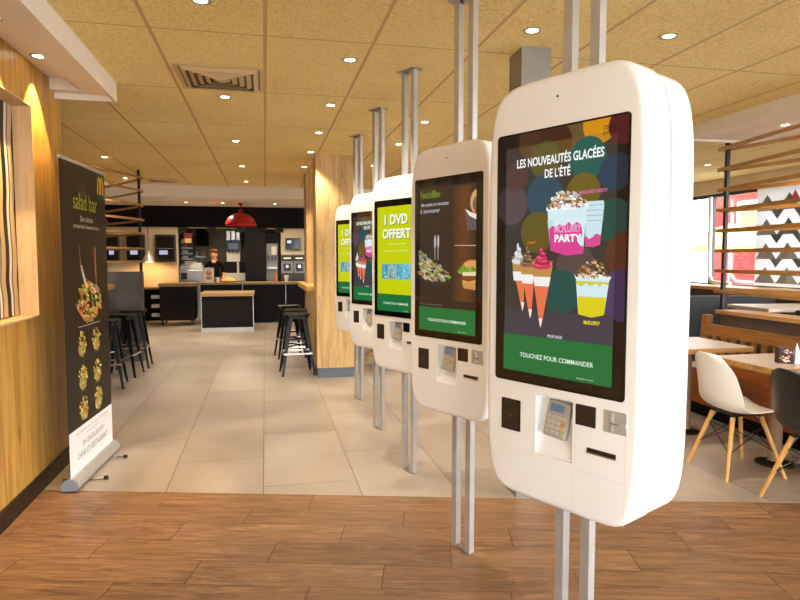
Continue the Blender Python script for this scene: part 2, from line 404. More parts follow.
def blobs(a, n, x0, x1, z0, z1, cols, r=(.003, .008), rn=rnd, inside=None):
    for _ in range(n):
        x = rn.uniform(x0, x1); z = rn.uniform(z0, z1)
        if inside and not inside(x, z): continue
        rr = rn.uniform(*r); t0 = rn.uniform(0, 6.28); e = rn.uniform(.35, 1)
        a.p([(x+rr*math.cos(t0+t)*1, z+rr*e*math.sin(t0*.5+t)) for t in [i*6.283/7 for i in range(7)]], rn.choice(cols))
SCR = .85
def em(h): return emit('screen_light', h, SCR)
AX0, AX1, AZ0, AZ1 = -.195, .193, 1.098, 1.788
def green_band(p, rn):
    a = Art(YF-.0060, em); a.p([(AX0, AZ0), (AX1, AZ0), (AX1, 1.212), (AX0, 1.212)], '#0f6a33'); a.done('green_banner', p)
    w = em('#dff0e0')
    text('touch_to_order_text', 'TOUCHEZ POUR COMMANDER', (-.128, .135, 1.144, 1.158), YF-.0063, w, p, .012)
    text('small_print_text', 'Appuyez sur l’écran', (.081, .135, 1.105, 1.1105), YF-.0063, w, p)
def ad_ice(p):
    rn = random.Random(3); a = Art(YF-.0026, em, .00003)
    a.p([(-.225, 1.07), (.225, 1.07), (.225, 1.826), (-.225, 1.826)], '#0d0706')
    B = [(.067,1.800,.060,'#5d4a28','#6a5030'),(-.089,1.798,.056,'#43281a','#5a4428'),(.139,1.815,.055,'#c98a10','#b97f1c'),(.215,1.80,.05,'#4a0f18','#5a1f28'),
         (.101,1.726,.060,'#0f4740','#14584e'),(-.01,1.78,.06,'#3c1d12','#5d431f'),(-.046,1.74,.055,'#453f1a','#59542a'),(-.046,1.631,.066,'#152c3a','#2b4a58'),(-.171,1.615,.062,'#33262b','#54464c'),
         (.089,1.632,.056,'#554615','#6b5a20'),(-.07,1.527,.062,'#4d3f12','#5f5220'),(.185,1.55,.06,'#0e3a34','#16483f'),(.067,1.43,.064,'#3f302e','#53433f'),
         (.02,1.352,.066,'#0c3a38','#124a46'),(.223,1.46,.06,'#4a2014','#583024'),(.214,1.35,.07,'#332447','#463a5c'),(-.15,1.70,.045,'#3a2320','#4f3a33'),(.19,1.68,.05,'#102638','#1f3a52')]
    for x, z, r, d, l in B: a.p(clip(disc(x, z, r), -.225, .225, 1.07, 1.826), d)
    a.p([(AX0, AZ0), (AX1, AZ0), (AX1, AZ1), (AX0, AZ1)], '#38342f')
    for x, z, r, d, l in B: a.p(clip(disc(x, z, r), AX0, AX1, 1.212, AZ1), l)
    a.p([(AX0, 1.212), (AX1, 1.212), (AX1, 1.29), (AX0, 1.29)], '#3d3a44')
    a.done('bokeh_background', p)
    w = em('#f4f6f4')
    text('headline_text', 'LES NOUVEAUTÉS GLACÉES', (-.149, .155, 1.724, 1.757), YF-.0060, w, p, .022)
    text('headline_text', 'DE L’ÉTÉ', (-.043, .047, 1.685, 1.717), YF-.0060, w, p, .022)
    text('corner_text', 'C’EST ÇA\nLA PAUSE', (.150, .190, 1.781, 1.806), YF-.0058, em('#1d1204'), p, .02)
    text('product_name_text', 'McFLURRY PARTY', (.078, .168, 1.628, 1.638), YF-.0060, em('#e06aa8'), p, .015)
    text('product_name_text', 'CÔNET', (-.105, -.073, 1.492, 1.502), YF-.0060, em('#e8842a'), p, .01)
    text('product_name_text', 'McFLURRY', (.101, .153, 1.264, 1.275), YF-.0060, em('#e8d420'), p, .03)
    text('product_name_text', 'POUR NOUS', (-.023, .028, 1.214, 1.223), YF-.0064, em('#e4e6e6'), p, .01)
    # big cup and the stack behind
    a = Art(YF-.0048, em, .00006)
    a.p([(.100,1.607),(.156,1.606),(.158,1.594),(.147,1.486),(.125,1.480),(.100,1.482)], '#c6e0e6')
    for i in range(4): a.p([(.104,1.597-i*.014),(.158,1.596-i*.014),(.157,1.594-i*.014),(.104,1.594-i*.014)], '#9cb9c4')
    a.p([(.100,1.512),(.112,1.503),(.121,1.506),(.134,1.517),(.150,1.513),(.147,1.486),(.125,1.480),(.100,1.482)], '#d4478f')
    a.done('stacked_cups_picture', p)
    a = Art(YF-.0052, em, .00004)
    a.p([(-.034,1.597),(.107,1.600),(.104,1.586),(.093,1.462),(.037,1.457),(-.019,1.472),(-.031,1.586)], '#cfe6ec')
    a.p([(-.036,1.598),(.036,1.606),(.109,1.601),(.108,1.592),(.036,1.588),(-.035,1.589)], '#eef6f8')
    a.p([(-.031,1.560),(-.020,1.485),(-.019,1.49),(-.010,1.56)], '#b8d6de')
    a.p([(-.0255,1.534),(-.012,1.545),(.0,1.536),(.012,1.548),(.03,1.540),(.044,1.553),(.058,1.542),(.071,1.552),(.083,1.545),(.088,1.535),(.091,1.515),(.080,1.507),(.078,1.492),(.086,1.484),(.0945,1.483),(.093,1.462),(.037,1.457),(-.019,1.472)], '#d13f8d')
    def ins(x, z): return z < 1.600+.042*(1-((x-.036)/.072)**2)
    blobs(a, 260, -.030, .102, 1.593, 1.640, ['#e9e3da', '#c9bfb2', '#f6f2ea', '#8a5a2c', '#6b4220', '#a8b0b4', '#d8a45e', '#b8742c'], (.003, .008), rn, ins)
    a.done('party_cup_picture', p)
    text('cup_text', 'MCFLURRY', (-.004, .087, 1.523, 1.545), YF-.0064, em('#e3a4c8'), p, .03)
    text('cup_text', 'PARTY', (-.004, .089, 1.496, 1.518), YF-.0064, w, p, .04)
    # small cup
    a = Art(YF-.0052, em, .00004)
    a.p([(.068,1.402),(.182,1.398),(.178,1.385),(.164,1.294),(.125,1.284),(.082,1.291),(.072,1.388)], '#cfe4ea')
    a.p([(.0715,1.386),(.178,1.384),(.177,1.376),(.158,1.380),(.150,1.370),(.14,1.380),(.118,1.372),(.105,1.380),(.092,1.370),(.0735,1.378)], '#c6c83a')
    a.p([(.079,1.342),(.170,1.342),(.164,1.294),(.125,1.284),(.082,1.291)], '#d6c81a')
    a.p([(.0665,1.404),(.125,1.409),(.184,1.399),(.182,1.392),(.125,1.395),(.068,1.396)], '#e6f0ee')
    blobs(a, 190, .074, .176, 1.396, 1.448, ['#8a5a34', '#5f3a1e', '#b98756', '#d9b48a', '#744526', '#e6cfb0'], (.003, .007), rn, lambda x, z: z < 1.404+.042*(1-((x-.127)/.052)**2))
    a.done('nut_cup_picture', p)
    # three cones, each tip pointing down
    a = Art(YF-.0052, em, .00004)
    def cone(cx, top, tip, tz, w_, creams, band='#e2714a'):
        a.p([(cx-w_, top-.05), (cx+w_, top-.05), (tip+.004, tz+.01), (tip, tz), (tip-.004, tz+.01)], band)
        a.p([(cx-w_, top-.035), (cx-w_*.2, top-.062), (cx+w_, top-.035), (cx+w_*.78, top-.088), (cx-w_*.78, top-.088)], '#b98a4a')
        a.p([(cx-w_*.84, top-.084), (cx+w_*.84, top-.084), (cx+w_*.68, top-.112), (cx-w_*.66, top-.112)], '#eceae6')
        a.p([(tip-.007, tz+.028), (tip+.007, tz+.028), (tip, tz)], '#e6e4e0')
        for k in range(5):
            z = top-.052+k*.0115; ww = w_*(.95-.2*k); a.p(disc(cx+(.002 if k % 2 else -.002), z, ww, 14, .010), creams[k % 2])
            a.p(disc(cx+(.003 if k % 2 else -.004), z+.003, ww*.6, 10, .003), creams[2])
    cone(-.140, 1.492, -.121, 1.286, .026, ('#cfd3d8', '#b4bac2', '#e8ecf0'))
    cone(-.103, 1.484, -.090, 1.266, .030, ('#7c5a44', '#5f4030', '#a88468'))
    blobs(a, 30, -.128, -.080, 1.42, 1.47, ['#a9805a', '#5c3c24'], (.002, .004), rn)
    cone(-.047, 1.478, -.049, 1.241, .039, ('#cc2f5a', '#a81f48', '#ec6a8a'))
    a.done('ice_cream_cones_picture', p)
    green_band(p, rn)
def ad_burger(p):
    rn = random.Random(5); a = Art(YF-.0026, em, .00003)
    a.p([(AX0, AZ0), (AX1, AZ0), (AX1, AZ1), (AX0, AZ1)], '#2a211c')
    for i in range(22):
        f = i/21; x = .02+.173*f
        g = [int(c) for c in (38+55*math.sin(f*3.0), 28+28*math.sin(f*3.0), 22+6*math.sin(f*3.0))]
        a.p([(x, 1.25), (min(AX1, x+.009), 1.25), (min(AX1, x+.009), AZ1-.01), (x, AZ1-.01)], '#%02x%02x%02x' % tuple(g))
    a.done('dark_brown_background', p)
    text('headline_text', 'l’exclu88en', (-.183, -.045, 1.738, 1.773), YF-.0060, em('#7e9a2a'), p, .0)
    text('subtitle_text', 'des pains et recettes', (-.180, .014, 1.694, 1.716), YF-.0060, em('#c8cdd0'), p, .0)
    text('subtitle_text', 'à savourer', (-.186, -.045, 1.667, 1.687), YF-.0060, em('#c8cdd0'), p, .0)
    a = Art(YF-.0046, em, .00003)
    for cx in (-.080, -.058):
        a.p(disc(cx, 1.525, .009, 14, .036), '#8f8a84'); a.p(disc(cx+.001, 1.53, .0045, 12, .028), '#b9b5b0'); a.p([(cx-.004, 1.50), (cx+.004, 1.50), (cx+.003, 1.44), (cx-.003, 1.44)], '#8c857c')
    blobs(a, 420, AX0+.008, .04, 1.32, 1.50, ['#6d8a35', '#8fae4a', '#b7a27a', '#c9b9a2', '#4d6324', '#8a7a70', '#d8b25e', '#8d8590', '#a06b45'], (.006, .016), rn,
          lambda x, z: z < 1.49-(x+.185)*.55 and z > 1.335+abs(x+.08)*.15)
    a.done('salad_and_fork_picture', p)
    a = Art(YF-.0046, em, .00003); X = AX1
    hb = lambda poly: clip(poly, AX0, X, AZ0, AZ1)
    a.p(hb(disc(.205, 1.70, .05, 26, .058)), '#c9a06a'); a.p(hb(disc(.20, 1.69, .03, 22, .035)), '#6d5648'); a.p(hb(disc(.205, 1.655, .022, 18, .018)), '#8a3b2c')
    for i in range(12): a.p(hb([(.125+i*.007, 1.668-i*.0045), (.131+i*.007, 1.664-i*.0045), (.145+i*.006, 1.575), (.140+i*.006, 1.575)]), ('#6c6468', '#4c464c')[i % 2])
    a.p(hb([(.122, 1.672), (.150, 1.640), (.193, 1.622), (.193, 1.645), (.160, 1.655)]), '#e4ded6')
    a.done('chef_figure_picture', p)
    a = Art(YF-.0046, em, .00003); a.p([(.055, 1.5095), (.19, 1.508), (.19, 1.504), (.055, 1.5065)], '#c8b8a8'); a.done('skewer_picture', p)
    a = Art(YF-.0046, em, .00003)
    a.p(hb(disc(.17, 1.405, .066, 30, .038)), '#b9793a'); a.p(hb(disc(.17, 1.418, .05, 24, .020)), '#d39a55')
    blobs(a, 70, .085, X-.004, 1.378, 1.408, ['#7aa52e', '#94bf3e', '#5a8522'], (.006, .012), rn)
    a.p(hb([(.108, 1.385), (X, 1.388), (X, 1.366), (.112, 1.368)]), '#e2cfa8'); a.p(hb([(.105, 1.369), (X, 1.370), (X, 1.345), (.110, 1.348)]), '#7d3f28')
    a.p(hb([(.11, 1.35), (.15, 1.343), (X, 1.352), (X, 1.336), (.112, 1.338)]), '#d9a03c'); a.p(hb([(.108, 1.338), (X, 1.340), (X, 1.306), (.118, 1.312)]), '#c08a50')
    a.done('burger_picture', p)
    text('small_print_text', 'Photo non contractuelle, offre limitée', (-.186, -.03, 1.222, 1.228), YF-.0060, em('#8f8a86'), p)
    green_band(p, rn)
def ad_dvd(p):
    rn = random.Random(9); a = Art(YF-.0026, em)
    a.p([(AX0, AZ0), (AX1, AZ0), (AX1, AZ1), (AX0, AZ1)], '#c0ca05'); a.done('lime_background', p)
    for t_, b in (('1 DVD', (-.113, .128, 1.668, 1.735)), ('OFFERT', (-.137, .160, 1.577, 1.642))):
        text('headline_shadow_text', t_, (b[0]+.006, b[1]+.006, b[2]-.005, b[3]-.005), YF-.0050, em('#77801a'), p, .05)
        text('headline_text', t_, b, YF-.0060, em('#eef2dc'), p, .04)
    text('subtitle_text', 'pour l’achat d’un menu', (-.064, .11, 1.536, 1.549), YF-.0060, em('#e0e8a8'), p, .01)
    text('subtitle_text', 'enfant en borne ou en caisse', (-.12, .125, 1.493, 1.504), YF-.0060, em('#e0e8a8'), p, .01)
    for i in range(4):
        a = Art(YF-.0046, em, .00003); x = -.147+i*.078
        a.p([(x, 1.310), (x+.073, 1.310), (x+.073, 1.412), (x, 1.412)], ('#4aa0c8', '#86a9b4', '#4fb0c4', '#6fbad0')[i])
        blobs(a, 34, x+.009, x+.064, 1.319, 1.403, ['#2f7fb0', '#a9d4e0', '#6a7a50', '#3f5a78', '#c9d8d0', '#7a8f9a', '#1f6a8f'], (.005, .010), rn)
        a.done('dvd_cover_picture', p)
    green_band(p, rn)
def make_kiosk(label, ad, loc):
    k = thing('ordering_kiosk', label, 'kiosk', loc, R(-63.5), 'touchscreen ordering kiosks on twin metal posts')
    # front housing with the recess for the keypad cut into it
    fs = shell(.278, .642, 1.340, YF, .000, .022, .006).build('front_housing', WHITE, k)
    cut = MB().box(-.068, .066, YF-.05, YF+.045, .853, 1.034)
    cut.v = [(x, (y if y < YF else (YF+.044 if z > 1 else YF+.008)), z) for x, y, z in cut.v]
    cu = cut.build('cut', WHITE, k); bo = fs.modifiers.new('b', 'BOOLEAN'); bo.object = cu; bo.operation = 'DIFFERENCE'; bo.solver = 'EXACT'
    bpy.context.view_layer.update(); dg = bpy.context.evaluated_depsgraph_get(); me = bpy.data.meshes.new_from_object(fs.evaluated_get(dg)); fs.modifiers.clear(); fs.data = me
    me.set_sharp_from_angle(angle=R(35)); bpy.data.objects.remove(cu); me.materials.clear(); me.materials.append(WHITE)
    shell(.258, .622, 1.340, -.0005, .0205, .001, .001).build('groove', plain('groove_grey', '#4a4744', .6), k)
    shell(.276, .638, 1.338, .020, .152, .004, .028).build('rear_housing', WHITE, k)
    # panel seams of the front
    s = MB()
    for x0, x1, z0, z1 in ((-.077, -.0765, .84, 1.045), (.0745, .075, .72, 1.045), (-.225, -.077, .8395, .840), (.075, .235, .8395, .840), (.235, .2355, .72, 1.045)):
        s.box(x0, x1, YF-.0004, YF+.001, z0, z1)
    s.build('panel_seam', plain('seam_grey', '#cfccc8', .6), k)
    s = MB().prism(rrect(-.2325, .2305, 1.062, 1.832, .012), YF-.0024, YF+.002).build('screen', plain('black_glass', '#060504', .08, 0, .5), k)
    ad(s)
    r = MB().prism(rrect(-.2045, -.1275, .903, 1.003, .004), YF-.002, YF+.002).build('card_reader', BLACK, k)
    MB().prism(rrect(-.198, -.134, .909, .988, .002), YF-.003, YF-.0015).build('reader_window', plain('brown_black_window', '#2a211c', .3), r)
    a = Art(YF-.0032, lambda h: printed('reader_symbol', h)); a.p(disc(-.166, .95, .006, 12), '#5a5048')
    for i in range(4): a.p([(-.19+i*.013, .9935), (-.184+i*.013, .9935), (-.184+i*.013, .997), (-.19+i*.013, .997)], '#77706a')
    a.done('reader_symbol', r)
    kp = thing('keypad', None, None); kp.parent = k
    bpy.data.objects.remove(kp)
    body = MB(); body.box(-.040, .040, -.009, .009, -.055, .055)
    kb = body.build('payment_keypad', plain('warm_grey_plastic', '#aaa196', .45, .1), k, bevel=.004)
    kb.location = (.004, YF+.016, .968); kb.rotation_euler = (R(-11), R(4), 0)
    MB().box(-.027, .020, -.0105, -.008, .022, .045).build('display', emit('lcd_blue_grey', '#5b6c80', .8), kb)
    for r_ in range(4):
        for c_ in range(4):
            x = -.027+c_*.018; z = .006-r_*.0155
            cc = '#b9b1a6' if c_ < 3 else ['#c9b08a', '#c9863c', '#c9b06a', '#a7b48a'][r_]
            MB().box(x-.0065, x+.0065, -.0115, -.008, z-.005, z+.005).build('key', plain('key_plastic', cc, .4), kb, bevel=.001, bseg=1)
    s = MB().prism(rrect(.077, .143, .973, 1.033, .002), YF-.0015, YF+.002).build('barcode_scanner', plain('scanner_glass', '#0a0d1c', .06, 0, .7), k)
    s = MB().prism(rrect(.168, .238, .972, 1.034, .002), YF-.002, YF+.002).build('ticket_plate', plain('satin_silver', '#b9b9b7', .3, .35), k)
    MB().box(.196, .240, YF-.008, YF-.001, .994, 1.006).box(.188, .199, YF-.006, YF-.001, .978, 1.028).build('latch', plain('satin_silver', '#b9b9b7', .3, .35), s, bevel=.002)
    MB().box(.192, .22, YF-.009, YF-.0075, .999, 1.0005).build('key_slot', DARK, s)
    MB().box(.116, .208, YF-.0012, YF+.002, .901, .914).build('ticket_slot', plain('slot_dark', '#1f1a18', .4), k)
    MB().box(.116, .208, YF-.004, YF+.001, .8985, .902).build('slot_lip', STEEL, k)
    MB().prism(disc(-.006, 1.916, .0035, 10), YF-.0012, YF+.002).build('camera_hole', DARK, k)
    for sx in (-1, 1):
        p = MB(); cx = sx*.047
        p.box(cx-.016, cx+.016, -.018, -.015, 0.004, ZC-.004); p.box(cx-.016, cx+.016, .011, .014, 0.004, ZC-.004); p.box(cx-.016 if sx < 0 else cx+.013, cx-.013 if sx < 0 else cx+.016, -.015, .011, .004, ZC-.004)
        p.box(cx-.013 if sx < 0 else cx-.016, cx+.016 if sx < 0 else cx+.013, -.015, .011, .02, ZC-.02)
        p.build('post', ALU, k)
    MB().box(-.035, .035, -.016, .012, 0, .014).build('base_plate', STEEL, k)
    MB().box(-.085, .085, -.045, .04, ZC-.006, ZC-.0005).build('ceiling_plate', STEEL, k)
    return k
KP = [(.939, 1.733, 0), (.943, 2.866, 0), (.941, 4.030, 0), (.931, 5.113, 0), (.927, 6.235, 0)]
k1 = make_kiosk('nearest white touchscreen kiosk, showing ice cream cups and cones', ad_ice, KP[0])
k2 = make_kiosk('white kiosk second from the front, burger and salad advert on dark brown screen', ad_burger, KP[1])
k3 = make_kiosk('white kiosk in the middle of the row, lime green DVD offer on screen', ad_dvd, KP[2])
k4 = dup(k1, KP[3], None, 'second white kiosk from the far end, ice cream advert on dark screen')
k5 = dup(k3, KP[4], None, 'farthest white kiosk in front of the oak pillar, lime green screen')

# ------------------------------------------------------------------ roll-up banner
bd = Vector((.055, .84, 0)); bl = bd.length
b = thing('roll_up_banner', 'black salad bar roll-up banner standing beside the oak wall', 'banner', (-1.172, 4.53, 0), math.atan2(bd.y, bd.x))
# local x runs along the banner from near to far; local -y faces the room
W2 = bl/2
MB().box(-W2, W2, -.0015, .0015, .075, 2.06).build('banner_sheet', printed('banner_black_print', '#1c140d'), b)
sheet = [o for o in bpy.data.objects if o.name == 'banner_sheet'][0]
def pr(h): return printed('banner_print', h)
def bu(Y, z): return ((Y-4.11)/.98*bl*.93-W2+.0, 2.06-(2.10-z)*(1.985/2.04))
a = Art(-.0018, pr, .00005); a.p([(-W2, .075), (W2, .075), (W2, .36), (-W2, .36)], '#e6e4e6'); a.done('white_lower_print', sheet)
a = Art(-.0018, pr, .00005); a.p([(.245, 1.86), (W2, 1.86), (W2, 2.06), (.245, 2.06)], '#173f24')
def arch(cx, z0, w, h, th):
    o_ = [(cx+w*math.cos(t), z0+h*(abs(math.sin(t))**.75)) for t in [math.pi*i/16 for i in range(17)]]
    i_ = [(cx+(w-th)*math.cos(t), z0+(h-th*.8)*(abs(math.sin(t))**.75)) for t in [math.pi*i/16 for i in range(17)]]
    for j in range(16): a.p([o_[j], o_[j+1], i_[j+1], i_[j]], '#e8b21a')
arch(.292, 1.90, .036, .125, .017); arch(.346, 1.90, .036, .125, .017); a.done('arches_emblem', sheet)
text('salad_bar_text', 'salad bar', (-.215, .235, 1.765, 1.875), -.0024, pr('#a8a626'), sheet, -.005)
text('banner_subtitle_text', 'Des salades', (-.10, .14, 1.690, 1.725), -.0024, pr('#c9bda8'), sheet)
text('banner_subtitle_text', 'préparées devant vous', (-.225, .26, 1.635, 1.672), -.0024, pr('#c9bda8'), sheet)
a = Art(-.0022, pr, .00002)
for i in range(10):
    f = i/9; x = -.14+.10*f**2; w_ = .007+.02*f**2; z = 1.54-.25*f
    a.p([(x-w_, z), (x+w_, z), (x+w_+.012*f+.002, z-.03), (x-w_+.012*f, z-.03)], '#7a4a32' if f < .45 else '#b9b6b4')
a.done('salad_fork_picture', sheet); a = Art(-.0022, pr, .00002)
for i in range(8):
    f = i/7; x = .16+.01*f; a.p(disc(x, 1.50-.21*f, .018*(1-.7*f)+.003, 10, .028), '#8f4a30' if f < .5 else '#a8603a')
a.done('salad_spoon_picture', sheet)
rb = random.Random(11); a = Art(-.0026, pr, .000012)
blobs(a, 300, -.23, .28, 1.02, 1.32, ['#c8642c', '#d88a3c', '#a8a832', '#7d9430', '#c7a94a', '#b9452e', '#8a7468', '#d8c078', '#5f7a24', '#c98a70'], (.010, .030), rb,
      lambda x, z: ((x-.02)/.22)**2+((z-1.16)/.125)**2 < 1 + .25*rb.random())
a.done('flying_salad_picture', sheet)
MB().box(-.20, .22, -.0024, -.0015, 1.000, 1.004).build('divider_line', pr('#b9ab90'), sheet)
for r_, (z, zl) in enumerate(((.885, .80), (.665, .58), (.465, .385))):
    for c_, x in enumerate((-.150, .135)):
        a = Art(-.0022, pr, .00002); a.p(disc(x, z-.03, .066, 18, .045), '#a3925c'); 
        blobs(a, 90, x-.08, x+.08, z-.06, z+.08, ['#b7b03a', '#8f9a2e', '#d6bf5a', '#c98a30', '#e0d090', '#a8562c', '#6d8428'], (.008, .022), rb, lambda X, Z: ((X-x)/.08)**2+((Z-z-.005)/.075)**2 < 1)
        a.done('salad_bowl_picture', sheet)
        text('salad_name_text', ('César', 'Italienne', 'Océane', 'Fermière', 'Poulet', 'Jardin')[r_*2+c_], (x-.04, x+.04, zl, zl+.014), -.0024, pr('#8f8a3a'), sheet)
text('banner_small_text', 'DÉCOUVREZ NOS SALADES À COMPOSER', (-.30, .33, .318, .334), -.0028, pr('#8e90a0'), sheet)
text('banner_small_text', 'selon vos envies', (-.12, .14, .290, .304), -.0028, pr('#9a9cac'), sheet)
text('exclusive_text', 'EN EXCLUSIVITÉ', (-.19, .22, .225, .265), -.0028, pr('#55565e'), sheet, -.004)
text('exclusive_text', 'DANS CE RESTAURANT', (-.28, .30, .155, .195), -.0028, pr('#55565e'), sheet, -.004)
prof = [(-.045, .012), (.045, .012), (.051, .03), (.042, .058), (.017, .08), (-.017, .08), (-.042, .058), (-.051, .03)]
mm = MB(); n = len(prof); vs = [(x, y, z) for x in (-W2-.01, W2+.01) for y, z in prof]
mm.add(vs, [tuple(range(n)), tuple(reversed(range(n, 2*n)))]+[(j, j+n, (j+1) % n+n, (j+1) % n) for j in range(n)]); cs = mm.build('cassette', ALU, b)
mm = MB(); vs = [(x, y*1.04, (z-.045)*1.04+.045) for x in (-W2-.022, -W2-.009) for y, z in prof]
mm.add(vs, [tuple(range(n)), tuple(reversed(range(n, 2*n)))]+[(j, j+n, (j+1) % n+n, (j+1) % n) for j in range(n)]); mm.build('end_cap', plain('grey_end_cap', '#73787e', .5), cs)
for x in (-.22, .22):
    ft = MB().bar((x, .12, .010), (x, -.14, .010), .022, .006).build('foot', CHROME, b)
    MB().tube([(x, -.135, .013), (x, -.16, .013)], .013, 10).build('foot_tip', BLACK, ft)
MB().box(-W2-.004, W2+.004, -.008, .008, 2.05, 2.072).build('top_rail', ALU, b)
MB().tube([(0, .02, .05), (0, .02, 2.06)], .008, 8).build('support_pole', ALU, b)

# ------------------------------------------------------------------ ceiling fixtures
SPOT = 74
def m_lamp():
    return emit('lit_lamp', '#fff0d2', 14)
LAMP = m_lamp(); RIM = plain('satin_rim', '#b9b2a4', .3, .8)
first = None
def spot(loc, power, deg=95, blend=.6, color=(1, .88, .70), r=.035, rot=(0, 0, 0)):
    L = bpy.data.lights.new('downlight_lamp', 'SPOT'); L.energy = power; L.spot_size = R(deg); L.spot_blend = blend; L.color = color; L.shadow_soft_size = r
    o = bpy.data.objects.new('downlight_lamp', L); COL.objects.link(o); o.location = loc; o.rotation_euler = rot; return o
DL = []
NTH = ['nearest', 'second', 'third', 'fourth', 'fifth', 'sixth', 'seventh']
for i, y in enumerate((3.16, 4.97, 6.79, 8.6, 10.3)): DL.append((-.28, y, NTH[i]+' ceiling downlight of the row over the aisle'))
for i, y in enumerate((3.89, 5.05, 6.17, 7.3, 8.5)): DL.append((.53, y, NTH[i]+' ceiling downlight of the row just left of the kiosk posts'))
for i, y in enumerate((3.19, 5.49, 6.6, 8.2, 10)): DL.append((1.42, y, NTH[i]+' ceiling downlight of the row just right of the kiosk posts'))
for i, (x, y) in enumerate(((2.19, 3.11), (2.5, 5.5), (2.5, 8))): DL.append((x, y, NTH[i]+' ceiling downlight of the row right of the grey metal column'))
DL += [(-1.88, 8.19, 'ceiling downlight over the left stools, beside the banner top'), (-2.07, 10.25, 'ceiling downlight just behind the left slatted screen'), (-3.2, 8.6, 'ceiling downlight farthest left over the left counter'),
       (5.7, 7.2, 'ceiling downlight far right near the windows, the farther one'), (5.9, 4.4, 'ceiling downlight far right near the windows, the nearer one'), (3.1, 4.4, 'ceiling downlight over the hidden dining table behind the nearest kiosk')]
for x, y, lb in DL:
    if first is None:
        first = thing('ceiling_downlight', lb, 'ceiling light', (x, y, ZC), 0, 'recessed ceiling downlights')
        MB().lathe([(.032, -.003), (.046, -.006), (.052, -.001), (.032, -.0005)], n=24, cap=False).build('rim', RIM, first)
        MB().lathe([(.0005, -.0025), (.032, -.0025), (.032, -.002)], n=20).build('lamp_face', LAMP, first)
    else: dup(first, (x, y, ZC), None, lb)
    spot((x, y, ZC-.02), SPOT)
for j, (x, y, z, lb) in enumerate(((-1.31, 3.54, 2.65, 'downlight in the white tray over the oak wall, nearest the photo edge'), (-1.30, 4.15, 2.65, 'downlight in the white tray over the oak wall, farther from the photo edge'), (4.3, 4.5, 2.57, 'downlight in the white ceiling tray above the bench'), (4.3, 3.0, 2.57, 'downlight in the right white ceiling tray, beyond the right photo edge'))):
    z = 2.65 if x < 0 else 2.57
    dup(first, (x, y, z), None, lb, 'downlights in the ceiling trays')
    if x < 0: spot((x+.02, y+.16, z-.008), 85, 66, .25, (1, .66, .28), .012, (0, R(8), 0))
    else: spot((x, y, z-.02), 40, 100, .5, (1, .6, .3))
for i, x in enumerate((-3.0, -2.2, -1.4, -.75, .2, 1.0)):
    dup(first, (x, 12.0, 2.47), None, NTH[i]+' from the left of the downlights in the lower white ceiling before the counter', 'downlights over the counter')
    spot((x, 12.0, 2.45), SPOT)
# air vent
v = thing('air_vent', 'square ceiling air vent with concentric angled louvres', 'air vent', (-.272, 4.47, ZC))
m = MB(); VB = plain('cream_vent_metal', '#cdb488', .5)
def ring(m, r0, r1, z0, z1):
    a = [(-r0, -r0, z0), (r0, -r0, z0), (r0, r0, z0), (-r0, r0, z0)]; b_ = [(-r1, -r1, z1), (r1, -r1, z1), (r1, r1, z1), (-r1, r1, z1)]
    m.add(a+b_, [(i, (i+1) % 4, (i+1) % 4+4, i+4) for i in range(4)])
ring(m, .285, .255, -.003, -.006); ring(m, .285, .285, -.003, -.0002); m.build('frame', VB, v)
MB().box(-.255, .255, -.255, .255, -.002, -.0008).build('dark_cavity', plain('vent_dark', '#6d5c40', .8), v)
for i in range(5):
    m = MB(); r = .245-i*.047; ring(m, r, r-.032, -.004, -.022); ring(m, r-.030, r-.032, -.022, -.020); o = m.build('louvre', VB, v)
MB().box(-.03, .03, -.03, .03, -.02, -.003).build('centre_plate', VB, v)
v2 = dup(v, (-1.55, 10.4, ZC), None, 'small-looking far air vent in the ceiling above the slatted screen')
for o_, gx in ((v2, 0),): o_.scale = (.8, .8, .8)

# pendant lamps
def pendant(x, y, label):
    p = thing('pendant_lamp', label, 'pendant lamp', (x, y, 0), 0, 'red dome pendant lamps before the counter')
    pr_ = [(.285*math.cos(t), 2.05+.235*math.sin(t)) for t in [i/12*math.pi/2*.93 for i in range(13)]]
    m = MB(); m.lathe(pr_+[(.012, 2.288)], n=36, cap=False); o = m.build('lamp_shade', RED, p); sd = o.modifiers.new('s', 'SOLIDIFY'); sd.thickness = .004
    MB().lathe([(.02, 2.28), (.028, 2.30), (.05, 2.335), (.045, 2.345), (.008, 2.35)], n=18).build('cap', RED, p)
    MB().tube([(0, 0, 2.34), (0, 0, 2.455)], .005, 8).build('cord', RED, p)
    MB().lathe([(.005, 2.40), (.045, 2.455), (.05, 2.469)], n=18).build('ceiling_rose', RED, p)
    MB().lathe([(.002, 2.10), (.04, 2.12), (.05, 2.15), (.03, 2.19)], n=16).build('bulb', emit('lit_bulb', '#ffd9a0', 12), p)
    spot((x, y, 2.09), 25, 130, .5, (1, .7, .4), .04)
pendant(-.43, 12.0, 'red dome pendant lamp hanging before the counter near the aisle')
pendant(-3.02, 12.0, 'red dome pendant lamp partly behind the slatted screen on the left')

